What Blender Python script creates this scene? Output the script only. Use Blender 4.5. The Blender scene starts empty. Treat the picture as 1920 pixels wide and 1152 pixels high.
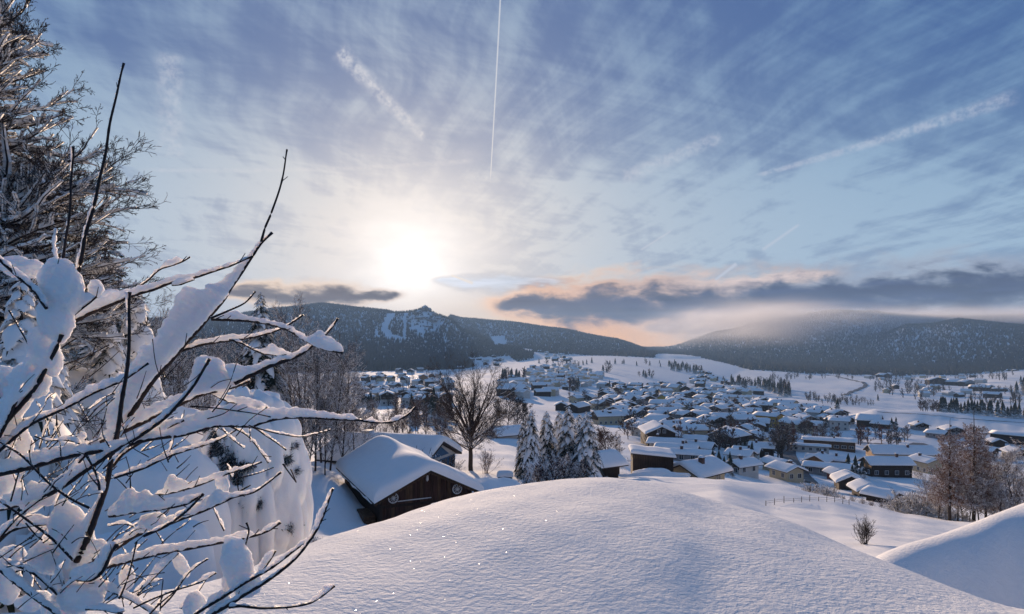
import bpy, bmesh, math, random
import numpy as np
from mathutils import Vector, Matrix, noise as mnoise

scene = bpy.context.scene
COL = scene.collection
R = math.radians

# ------------------------------------------------------------------ camera
F = 1251.0            # focal length in photograph pixels (1920 wide)
HY = 640.0            # row of the horizon in the photograph
cam_d = bpy.data.cameras.new("camera")
cam_d.sensor_width = 36.0
cam_d.lens = F / 1920.0 * 36.0
cam_d.shift_y = (HY - 576.0) / 1920.0
cam_d.clip_start = 0.05
cam_d.clip_end = 40000.0
cam = bpy.data.objects.new("camera", cam_d)
COL.objects.link(cam)
cam.location = (0, 0, 0)
cam.rotation_euler = (R(90), 0, 0)
scene.camera = cam

SUN_AZ, SUN_EL = R(-8.5), R(6.1)
SUN_DIR = Vector((math.sin(SUN_AZ) * math.cos(SUN_EL), math.cos(SUN_AZ) * math.cos(SUN_EL), math.sin(SUN_EL)))

scene.view_settings.view_transform = 'Standard'
scene.view_settings.look = 'None'
scene.view_settings.gamma = 1.0
scene.view_settings.use_curve_mapping = False
scene.view_settings.exposure = 1.12
scene.cycles.use_denoising = True
scene.cycles.max_bounces = 6
scene.cycles.diffuse_bounces = 3
scene.cycles.glossy_bounces = 2
scene.cycles.transmission_bounces = 2
scene.cycles.volume_bounces = 0
scene.cycles.transparent_max_bounces = 6
scene.cycles.sample_clamp_indirect = 4.0

# ------------------------------------------------------------------ node expressions
class NX:
    """a shader socket that builds Math nodes from Python operators"""
    tree = None
    def __init__(self, s): self.s = s
    @staticmethod
    def m(op, *a, clamp=False):
        n = NX.tree.nodes.new('ShaderNodeMath'); n.operation = op; n.use_clamp = clamp
        for i, v in enumerate(a):
            if isinstance(v, NX): NX.tree.links.new(v.s, n.inputs[i])
            else: n.inputs[i].default_value = float(v)
        return NX(n.outputs[0])
    def __add__(self, o): return NX.m('ADD', self, o)
    def __radd__(self, o): return NX.m('ADD', o, self)
    def __sub__(self, o): return NX.m('SUBTRACT', self, o)
    def __rsub__(self, o): return NX.m('SUBTRACT', o, self)
    def __mul__(self, o): return NX.m('MULTIPLY', self, o)
    def __rmul__(self, o): return NX.m('MULTIPLY', o, self)
    def __truediv__(self, o): return NX.m('DIVIDE', self, o)
    def __rtruediv__(self, o): return NX.m('DIVIDE', o, self)
    def __neg__(self): return NX.m('MULTIPLY', self, -1)
    def clamp(self): return NX.m('ADD', self, 0, clamp=True)

def smooth(e0, e1, x):
    n = NX.tree.nodes.new('ShaderNodeMapRange'); n.interpolation_type = 'SMOOTHSTEP'
    NX.tree.links.new(x.s, n.inputs[0])
    for i, v in ((1, e0), (2, e1)):
        if isinstance(v, NX): NX.tree.links.new(v.s, n.inputs[i])
        else: n.inputs[i].default_value = v
    n.inputs[3].default_value = 0; n.inputs[4].default_value = 1
    return NX(n.outputs[0])

def xyz(x, y, z):
    n = NX.tree.nodes.new('ShaderNodeCombineXYZ')
    for i, v in enumerate((x, y, z)):
        if isinstance(v, NX): NX.tree.links.new(v.s, n.inputs[i])
        else: n.inputs[i].default_value = v
    return NX(n.outputs[0])

def nz(vec, scale, detail=3, rough=0.5, dist=0.0):
    n = NX.tree.nodes.new('ShaderNodeTexNoise')
    if vec is not None: NX.tree.links.new(vec.s, n.inputs['Vector'])
    n.inputs['Scale'].default_value = scale; n.inputs['Detail'].default_value = detail
    n.inputs['Roughness'].default_value = rough; n.inputs['Distortion'].default_value = dist
    return NX(n.outputs[0])

def mixc(f, a, b):
    n = NX.tree.nodes.new('ShaderNodeMix'); n.data_type = 'RGBA'
    for i, v in ((0, f), (6, a), (7, b)):
        if isinstance(v, NX): NX.tree.links.new(v.s, n.inputs[i])
        elif i == 0: n.inputs[i].default_value = v
        else: n.inputs[i].default_value = (*v, 1)
    return NX(n.outputs[2])

def addc(a, b, f=1.0):
    n = NX.tree.nodes.new('ShaderNodeMix'); n.data_type = 'RGBA'; n.blend_type = 'ADD'
    for i, v in ((0, f), (6, a), (7, b)):
        if isinstance(v, NX): NX.tree.links.new(v.s, n.inputs[i])
        elif i == 0: n.inputs[i].default_value = v
        else: n.inputs[i].default_value = (*v, 1)
    return NX(n.outputs[2])

# ------------------------------------------------------------------ sky
def build_sky():
    w = bpy.data.worlds.new("World"); scene.world = w; w.use_nodes = True
    t = w.node_tree; t.nodes.clear(); NX.tree = t
    out = t.nodes.new('ShaderNodeOutputWorld'); bg = t.nodes.new('ShaderNodeBackground')
    STR = 0.1
    bg.inputs[1].default_value = STR
    t.links.new(bg.outputs[0], out.inputs[0])
    sky = t.nodes.new('ShaderNodeTexSky'); sky.sky_type = 'NISHITA'; sky.sun_disc = False
    sky.sun_elevation = SUN_EL; sky.sun_rotation = SUN_AZ
    sky.altitude = 700; sky.air_density = 1.0; sky.dust_density = 0.6; sky.ozone_density = 2.0
    base = NX(sky.outputs[0])
    tc = t.nodes.new('ShaderNodeTexCoord')
    sep = t.nodes.new('ShaderNodeSeparateXYZ'); t.links.new(tc.outputs['Generated'], sep.inputs[0])
    x, y, z = NX(sep.outputs[0]), NX(sep.outputs[1]), NX(sep.outputs[2])
    DEG = 57.29578
    el = NX.m('ARCSINE', z) * DEG
    az = NX.m('ARCTAN2', x, y) * DEG
    # angle to the sun in degrees
    dn = t.nodes.new('ShaderNodeVectorMath'); dn.operation = 'DOT_PRODUCT'
    t.links.new(tc.outputs['Generated'], dn.inputs[0]); dn.inputs[1].default_value = SUN_DIR
    sa = NX.m('ARCCOSINE', NX.m('MINIMUM', NX(dn.outputs[1]), 0.999999)) * DEG
    K = 1.0 / STR / 1.93            # display-linear value -> emission at this exposure
    def col(r, g, b): return (r * K, g * K, b * K)
    # --- cirrus sheet, seen in perspective on a plane high above
    zz = NX.m('MAXIMUM', z, 0.0) + 0.10
    u = x / zz; v = y / zz
    p = xyz(u, v, 0.0)
    warp = nz(p, 0.55, 2)
    uu = u + (warp - 0.5) * 0.75
    # fanned streaks, cross ripples and broad thin places
    a1 = nz(xyz(uu * 2.1 - v * 0.75, v * 0.20 + uu * 0.10, 1.3), 1.25, 7, 0.66, 0.15)
    a2 = nz(xyz(uu * 0.45 + v * 0.30, v * 2.1 - uu * 0.9, 4.1), 1.9, 6, 0.66, 0.25)
    big = nz(xyz(u, v, 7.7), 0.50, 3, 0.5)
    rip = nz(xyz(uu * 4.2 + v * 1.2, v * 0.55 - uu * 0.2, 2.2), 1.7, 4, 0.6, 0.15)
    cir = a1 * 0.48 + a2 * 0.30 + big * 0.30 + (rip - 0.5) * 0.36
    cov = smooth(0.43, 0.65, cir)
    near_sun = NX.m('EXPONENT', -(sa / 11.0))
    wide_sun = NX.m('EXPONENT', -(sa / 30.0))
    ccol = mixc(NX.m('MINIMUM', near_sun * 1.35, 1.0), col(0.145, 0.295, 0.475), col(0.90, 0.80, 0.70))
    blue = mixc(0.90, base, col(0.016, 0.070, 0.25))
    # veil thickens towards the horizon and the sun
    veil = smooth(24.0, 3.0, el)
    ccol = mixc(veil * 0.75, ccol, mixc(NX.m('MINIMUM', near_sun * 1.6, 1.0), col(0.36, 0.50, 0.63), col(0.95, 0.82, 0.70)))
    thick = cov * (0.55 + 0.30 * wide_sun) + veil * 0.50 + 0.20 * wide_sun
    thick = NX.m('MINIMUM', thick, 0.97)
    c = mixc(thick, blue, ccol)
    # --- condensation trails
    def ang(px, py):
        dx, dz = (px - 960) / F, (HY - py) / F
        return math.degrees(math.atan2(dx, 1)), math.degrees(math.atan2(dz, math.hypot(1, dx)))
    wob = (nz(xyz(az * 0.35, el * 0.35, 0.0), 1.0, 3, 0.6) - 0.5)
    fuzz = nz(xyz(az * 1.6, el * 1.6, 3.0), 1.2, 4, 0.7)
    def trail(p0, p1, w0, w1, amount, wb, c):
        (a0, e0), (b0, e1) = ang(*p0), ang(*p1)
        dx, dy = b0 - a0, e1 - e0; L2 = dx * dx + dy * dy
        qx = az + wob * wb - a0; qy = el - e0
        tt = (qx * dx + qy * dy) / L2
        d = NX.m('ABSOLUTE', (qx * dy - qy * dx) / math.sqrt(L2))
        ww = tt * (w1 - w0) + w0
        mk = smooth(1.0, 0.15, d / ww) * smooth(0.0, 0.06, tt) * smooth(1.0, 0.94, tt) * amount
        if wb > 0.2: mk = mk * smooth(0.25, 0.75, fuzz)
        return mixc(NX.m('MINIMUM', mk, 1.0), c, tcol)
    tcol = mixc(NX.m('MINIMUM', near_sun * 1.3, 1.0), col(0.44, 0.50, 0.62), col(1.0, 0.86, 0.72))
    c = trail((941, -60), (919, 345), 0.105, 0.07, 0.9, 0.0, c)
    c = trail((630, 90), (800, 262), 1.1, 0.5, 0.85, 0.9, c)
    c = trail((318, 95), (322, 300), 1.3, 1.2, 0.5, 1.4, c)
    c = trail((1920, 175), (1410, 332), 0.75, 0.22, 0.62, 0.5, c)
    c = trail((1355, 255), (1165, 335), 0.7, 0.9, 0.55, 0.9, c)
    c = trail((1500, 420), (1428, 470), 0.15, 0.2, 0.6, 0.0, c)
    c = trail((250, 318), (900, 300), 0.22, 0.3, 0.4, 0.5, c)
    c = trail((1200, 470), (1260, 432), 0.12, 0.12, 0.5, 0.0, c)
    # --- glow of the sun through the cirrus
    gs = sa + (nz(xyz(az * 0.22, el * 0.5, 2.0), 1.0, 4, 0.6) - 0.5) * 6.5
    g = NX.m('EXPONENT', -(NX.m('POWER', NX.m('MAXIMUM', gs, 0.0) / 8.0, 1.7)))
    c = mixc(NX.m('EXPONENT', -(sa / 15.0)) * 0.38, c, col(0.72, 0.68, 0.66))
    c = mixc(g * 0.98, c, col(0.84, 0.76, 0.715))
    c = mixc(NX.m('EXPONENT', -(NX.m('POWER', sa / 4.6, 2.0))) * 0.9, c, col(1.05, 0.98, 0.92))
    c = addc(c, mixc(NX.m('EXPONENT', -(NX.m('POWER', NX.m('MAXIMUM', gs, 0.0) / 2.3, 1.05))), (0, 0, 0), col(0.55, 0.47, 0.40)))
    # warm belt low over the horizon around the sun
    belt = smooth(5.2, 0.8, el) * NX.m('EXPONENT', -(NX.m('POWER', (az - 4.0) / 17.0, 2.0)))
    c = mixc(belt * 0.9, c, mixc(smooth(17.0, 7.0, sa), col(1.25, 0.60, 0.18), col(1.15, 0.82, 0.50)))
    # --- low cloud banks
    lumps = nz(xyz(az * 0.30, el * 0.70, 9.0), 1.0, 7, 0.58, 0.35)
    fine = nz(xyz(az * 0.10, el * 1.1, 5.0), 1.0, 5, 0.6, 0.3)
    wisp = nz(xyz(az * 0.9, el * 2.0, 3.0), 1.0, 5, 0.65, 0.3)
    def bank(c, az0, az1, f0, f1, cen, half, dark, rim, warm_to, soft, lump=2.1, see=1.0):
        # elevation band that tapers at both ends; its edges, thin enough for the sun to shine through, are bright
        ends = smooth(az0, az0 + f0, az) * smooth(az1, az1 - f1, az)
        h = half * (0.22 + 0.78 * ends)
        dev = (el - cen) / h + (0.5 - lumps) * lump + (0.5 - wisp) * 0.55
        below = smooth(-1.25 - soft, -0.35, dev); above = smooth(1.30, -0.15, dev)
        m = below * above * smooth(0.0, 0.25, ends)
        core = smooth(0.38, 0.97, m)
        warmth = smooth(warm_to, az0 - 2, az)
        rc = mixc(warmth, col(0.36, 0.36, 0.42), rim)
        dc = mixc(smooth(0.3, 0.75, fine), dark, tuple(q * 2.1 for q in dark))
        dc = mixc(warmth * 0.5, dc, col(0.20, 0.14, 0.11))
        return mixc(m * see, c, mixc(core, rc, dc))
    cen = 3.45 + NX.m('SINE', (az - 3.0) * 0.09) * 0.22 + smooth(14, 34, az) * 0.75
    # mist and stratus filling the gap under the big bank
    # peach puffs standing above the big bank
    c = bank(c, -1.0, 30.0, 6.0, 16.0, cen + 1.25, 1.35, col(0.62, 0.44, 0.34), col(1.05, 0.74, 0.48), 30.0, 0.2, 3.2, 0.85)
    c = bank(c, 9.0, 60.0, 9.0, 20.0, 1.25, 1.25, col(0.24, 0.19, 0.19), col(1.15, 0.64, 0.28), 30.0, 0.9)
    c = bank(c, -4.5, 75.0, 12.0, 20.0, cen - 0.05, 2.15, col(0.022, 0.034, 0.078), col(1.4, 0.66, 0.22), 22.0, 0.75)
    c = bank(c, -25.0, -8.0, 5.0, 6.0, 3.95, 1.0, col(0.060, 0.042, 0.040), col(1.3, 0.80, 0.38), 5.0, 0.4)
    # small grey wisp above the sun's foot
    c = bank(c, -8.0, 6.0, 6.0, 8.0, 5.2, 0.75, col(0.42, 0.47, 0.56), col(0.78, 0.74, 0.72), -10.0, 0.9, 2.6, 0.6)
    c = trail((1340, 526), (1382, 494), 0.14, 0.24, 1.0, 0.0, c)
    c = trail((845, 516), (888, 532), 0.1, 0.22, 1.0, 0.0, c)
    # below the horizon: dull snow-grey
    c = mixc(smooth(-0.2, -3.0, el), c, col(0.28, 0.29, 0.34))
    t.links.new(c.s, bg.inputs[0])
    w.cycles.sampling_method = 'MANUAL'; w.cycles.sample_map_resolution = 1024
build_sky()

sun_d = bpy.data.lights.new("sun", 'SUN'); sun_d.energy = 3.9; sun_d.angle = R(1.0); sun_d.color = (1.0, 0.74, 0.52)
sun = bpy.data.objects.new("sun", sun_d); COL.objects.link(sun)
sun.rotation_euler = SUN_DIR.to_track_quat('Z', 'Y').to_euler()
sun.location = SUN_DIR * 100

# ------------------------------------------------------------------ helpers
def tag(o, label=None, cat=None, group=None, kind=None):
    if label: o['label'] = label
    if cat: o['category'] = cat
    if group: o['group'] = group
    if kind: o['kind'] = kind
    return o

def link(o, parent=None):
    COL.objects.link(o)
    if parent is not None: o.parent = parent
    return o

def empty(name, loc=(0, 0, 0), rz=0.0):
    o = bpy.data.objects.new(name, None); o.empty_display_size = 0.2
    o.location = loc; o.rotation_euler = (0, 0, rz)
    return link(o)

def mesh_np(name, V, faces, mats, midx=None, smooth=False):
    """V (n,3); faces: list of int arrays (m,3) and/or (m,4)"""
    me = bpy.data.meshes.new(name)
    V = np.asarray(V, dtype=np.float32)
    fs = [np.asarray(f, dtype=np.int32) for f in faces if len(f)]
    nl = sum(f.size for f in fs); nf = sum(len(f) for f in fs)
    me.vertices.add(len(V)); me.vertices.foreach_set('co', V.ravel())
    me.loops.add(nl); me.polygons.add(nf)
    li = np.concatenate([f.ravel() for f in fs])
    tot = np.concatenate([np.full(len(f), f.shape[1], np.int32) for f in fs])
    st = np.concatenate([[0], np.cumsum(tot)[:-1]]).astype(np.int32)
    me.loops.foreach_set('vertex_index', li)
    me.polygons.foreach_set('loop_start', st); me.polygons.foreach_set('loop_total', tot)
    for m in (mats if isinstance(mats, (list, tuple)) else [mats]): me.materials.append(m)
    if midx is not None: me.polygons.foreach_set('material_index', np.asarray(midx, np.int32))
    me.polygons.foreach_set('use_smooth', np.full(nf, smooth, dtype=bool))
    me.update(calc_edges=True)
    return me

class MB:
    """collects simple shapes into one mesh"""
    def __init__(self): self.v = []; self.f = []; self.mi = []; self.n = 0
    def add(self, v, f, m=0):
        self.v.extend(v); b = self.n
        self.f.extend([tuple(i + b for i in q) for q in f]); self.mi.extend([m] * len(f)); self.n += len(v)
    def box(self, x0, x1, y0, y1, z0, z1, m=0):
        self.add([(x0, y0, z0), (x1, y0, z0), (x1, y1, z0), (x0, y1, z0), (x0, y0, z1), (x1, y0, z1), (x1, y1, z1), (x0, y1, z1)],
                 [(0, 3, 2, 1), (4, 5, 6, 7), (0, 1, 5, 4), (1, 2, 6, 5), (2, 3, 7, 6), (3, 0, 4, 7)], m)
    def tube(self, pts, rad, n=6, m=0, cap=True):
        pts = [Vector(p) for p in pts]
        rad = rad if isinstance(rad, (list, tuple)) else [rad] * len(pts)
        vs = []
        for i, p in enumerate(pts):
            d = (pts[min(i + 1, len(pts) - 1)] - pts[max(i - 1, 0)]).normalized()
            a = d.cross(Vector((0, 0, 1)) if abs(d.z) < 0.9 else Vector((1, 0, 0))).normalized(); b = d.cross(a)
            for k in range(n):
                w = 2 * math.pi * k / n
                vs.append(tuple(p + (a * math.cos(w) + b * math.sin(w)) * rad[i]))
        fs = []
        for i in range(len(pts) - 1):
            for k in range(n):
                fs.append((i * n + k, (i + 1) * n + k, (i + 1) * n + (k + 1) % n, i * n + (k + 1) % n))
        if cap:
            fs.append(tuple(range(n))); fs.append(tuple(reversed(range((len(pts) - 1) * n, len(pts) * n))))
        self.add(vs, fs, m)
    def mesh(self, name, mats, smooth=False):
        me = bpy.data.meshes.new(name); me.from_pydata(self.v, [], self.f)
        for m in (mats if isinstance(mats, (list, tuple)) else [mats]): me.materials.append(m)
        me.polygons.foreach_set('material_index', self.mi)
        me.polygons.foreach_set('use_smooth', [smooth] * len(self.f))
        me.update(); return me
    def obj(self, name, mats, parent=None, smooth=False, loc=None):
        o = bpy.data.objects.new(name, self.mesh(name, mats, smooth))
        if loc is not None: o.location = loc
        return link(o, parent)

def mobj(name, me, parent=None, loc=None, rz=None, sc=None):
    o = bpy.data.objects.new(name, me)
    if loc is not None: o.location = loc
    if rz is not None: o.rotation_euler = (0, 0, rz)
    if sc is not None: o.scale = (sc, sc, sc) if isinstance(sc, (int, float)) else sc
    return link(o, parent)

def copy_tree(o, parent=None):
    c = o.copy(); COL.objects.link(c)
    if parent is not None: c.parent = parent
    for ch in KIDS.get(o.name, []) or [k for k in o.children]:
        copy_tree(ch, c)
    return c
KIDS = {}

# ------------------------------------------------------------------ materials
def mat_new(name):
    m = bpy.data.materials.new(name); m.use_nodes = True
    t = m.node_tree; NX.tree = t
    b = t.nodes['Principled BSDF']
    return m, t, b

def mat_plain(name, col, rough=0.8, var=0.15, scale=3.0, bump=0.0, stretch=None, metallic=0.0):
    m, t, b = mat_new(name)
    tc = t.nodes.new('ShaderNodeTexCoord'); vec = NX(tc.outputs['Object'])
    if stretch:
        mp = t.nodes.new('ShaderNodeMapping'); mp.inputs['Scale'].default_value = stretch
        t.links.new(vec.s, mp.inputs[0]); vec = NX(mp.outputs[0])
    n = nz(vec, scale, 4, 0.6)
    c = mixc(smooth(0.3, 0.7, n), tuple(q * (1 - var) for q in col), tuple(min(1, q * (1 + var)) for q in col))
    t.links.new(c.s, b.inputs['Base Color'])
    b.inputs['Roughness'].default_value = rough; b.inputs['Metallic'].default_value = metallic
    b.inputs['Specular IOR Level'].default_value = 0.25
    if bump:
        bp = t.nodes.new('ShaderNodeBump'); bp.inputs['Strength'].default_value = bump; bp.inputs['Distance'].default_value = 0.02
        t.links.new(n.s, bp.inputs['Height']); t.links.new(bp.outputs[0], b.inputs['Normal'])
    return m

SNOW = (0.90, 0.885, 0.875)
def mat_snow(name, grain=16.0, dist=0.02, coarse=3.0, cdist=0.05, stretch=(1, 1, 1), sub=0.0):
    m, t, b = mat_new(name)
    tc = t.nodes.new('ShaderNodeTexCoord'); mp = t.nodes.new('ShaderNodeMapping')
    mp.inputs['Scale'].default_value = stretch
    t.links.new(tc.outputs['Object'], mp.inputs[0]); vec = NX(mp.outputs[0])
    g = nz(vec, grain, 5, 0.62); c = nz(vec, coarse, 2)
    col = mixc(smooth(0.3, 0.7, c), tuple(q * 0.97 for q in SNOW), SNOW)
    t.links.new(col.s, b.inputs['Base Color'])
    b.inputs['Roughness'].default_value = 0.85; b.inputs['Specular IOR Level'].default_value = 0.02
    if sub:
        b.inputs['Subsurface Weight'].default_value = 1.0; b.inputs['Subsurface Radius'].default_value = (1.0, 0.88, 0.78); b.inputs['Subsurface Scale'].default_value = sub
    b1 = t.nodes.new('ShaderNodeBump'); b1.inputs['Distance'].default_value = cdist; b1.inputs['Strength'].default_value = 0.6
    t.links.new(c.s, b1.inputs['Height'])
    b2 = t.nodes.new('ShaderNodeBump'); b2.inputs['Distance'].default_value = dist; b2.inputs['Strength'].default_value = 0.8
    t.links.new(g.s, b2.inputs['Height']); t.links.new(b1.outputs[0], b2.inputs['Normal'])
    t.links.new(b2.outputs[0], b.inputs['Normal'])
    return m

def mat_snow_topped(name, dark, amount=0.35, scale=2.0, hard=0.25, world=True, namp=1.1):
    """wood or needles with snow lying on whatever faces up"""
    m, t, b = mat_new(name)
    ge = t.nodes.new('ShaderNodeNewGeometry'); sp = t.nodes.new('ShaderNodeSeparateXYZ')
    t.links.new(ge.outputs['Normal'], sp.inputs[0])
    tc = t.nodes.new('ShaderNodeTexCoord')
    n = nz(NX(ge.outputs['Position'] if world else tc.outputs['Object']), scale, 3, 0.6)
    f = smooth(1.0 - amount - hard, 1.0 - amount + hard, NX(sp.outputs[2]) + (n - 0.5) * namp)
    n2 = nz(NX(tc.outputs['Object']), scale * 3, 2)
    dk = mixc(n2, tuple(q * 0.6 for q in dark), tuple(q * 1.4 for q in dark))
    c = mixc(f, dk, SNOW)
    t.links.new(c.s, b.inputs['Base Color'])
    b.inputs['Roughness'].default_value = 0.85; b.inputs['Specular IOR Level'].default_value = 0.15
    return m

M = {}
M['snow_ground'] = mat_snow('snow_ground', 18.0, 0.036, 4.0, 0.025)
def add_glints(m, scale=170.0, share=0.0015):
    """a few ice plates in the crust that mirror the sun"""
    t = m.node_tree; NX.tree = t; b = t.nodes['Principled BSDF']; out = [n for n in t.nodes if n.type == 'OUTPUT_MATERIAL'][0]
    tc = t.nodes.new('ShaderNodeTexCoord'); vo = t.nodes.new('ShaderNodeTexVoronoi'); vo.inputs['Scale'].default_value = scale
    t.links.new(tc.outputs['Object'], vo.inputs['Vector'])
    sp = t.nodes.new('ShaderNodeSeparateColor'); t.links.new(vo.outputs['Color'], sp.inputs[0])
    pick = smooth(1 - share, 1 - share * .9, NX(sp.outputs[0])) * smooth(.45, .30, NX(vo.outputs['Distance']))
    ge = t.nodes.new('ShaderNodeNewGeometry'); ad = t.nodes.new('ShaderNodeVectorMath'); ad.operation = 'ADD'
    v = xyz((NX(sp.outputs[1]) - .5) * .9, (NX(sp.outputs[2]) - .5) * .9, (NX(sp.outputs[1]) * 7.3 - NX(sp.outputs[2]) * 3.1) * 0.05)
    t.links.new(ge.outputs['Normal'], ad.inputs[0]); t.links.new(v.s, ad.inputs[1])
    nm = t.nodes.new('ShaderNodeVectorMath'); nm.operation = 'NORMALIZE'; t.links.new(ad.outputs[0], nm.inputs[0])
    g = t.nodes.new('ShaderNodeBsdfGlossy'); g.inputs['Roughness'].default_value = 0.22; t.links.new(nm.outputs[0], g.inputs['Normal'])
    mx = t.nodes.new('ShaderNodeMixShader'); t.links.new(pick.s, mx.inputs[0]); t.links.new(b.outputs[0], mx.inputs[1]); t.links.new(g.outputs[0], mx.inputs[2])
    t.links.new(mx.outputs[0], out.inputs[0])
add_glints(M['snow_ground'])
M['snow'] = mat_snow('snow', 9.0, 0.012, 2.0, 0.02)
M['snow_lump'] = mat_snow('snow_lump', 60.0, 0.004, 12.0, 0.008, sub=0.035)
M['forest'] = mat_snow_topped('forest_conifer', (0.034, 0.044, 0.042), 0.27, 0.05, 0.45, True, 0.40)
M['bark'] = mat_plain('bark', (0.050, 0.040, 0.036), 0.9, 0.3, 8.0, 0.3)
M['twig'] = mat_snow_topped('twig_with_snow', (0.060, 0.044, 0.038), 0.12, 6.0, 0.2)
M['rock'] = mat_snow_topped('rock_with_snow', (0.13, 0.12, 0.12), 0.45, 0.05, 0.2)
# ------------------------------------------------------------------ terrain
def pchip(xs, ys, x):
    xs = np.asarray(xs, float); ys = np.asarray(ys, float); x = np.clip(np.asarray(x, float), xs[0], xs[-1])
    h = np.diff(xs); d = np.diff(ys) / h
    m = np.zeros(len(xs)); m[0] = d[0]; m[-1] = d[-1]
    for i in range(1, len(xs) - 1):
        if d[i - 1] * d[i] > 0:
            w1 = 2 * h[i] + h[i - 1]; w2 = h[i] + 2 * h[i - 1]
            m[i] = (w1 + w2) / (w1 / d[i - 1] + w2 / d[i])
    k = np.clip(np.searchsorted(xs, x) - 1, 0, len(h) - 1)
    t = (x - xs[k]) / h[k]
    return ((1 + 2 * t) * (1 - t) ** 2 * ys[k] + t * (1 - t) ** 2 * h[k] * m[k] + t * t * (3 - 2 * t) * ys[k + 1] + t * t * (t - 1) * h[k] * m[k + 1])

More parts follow.
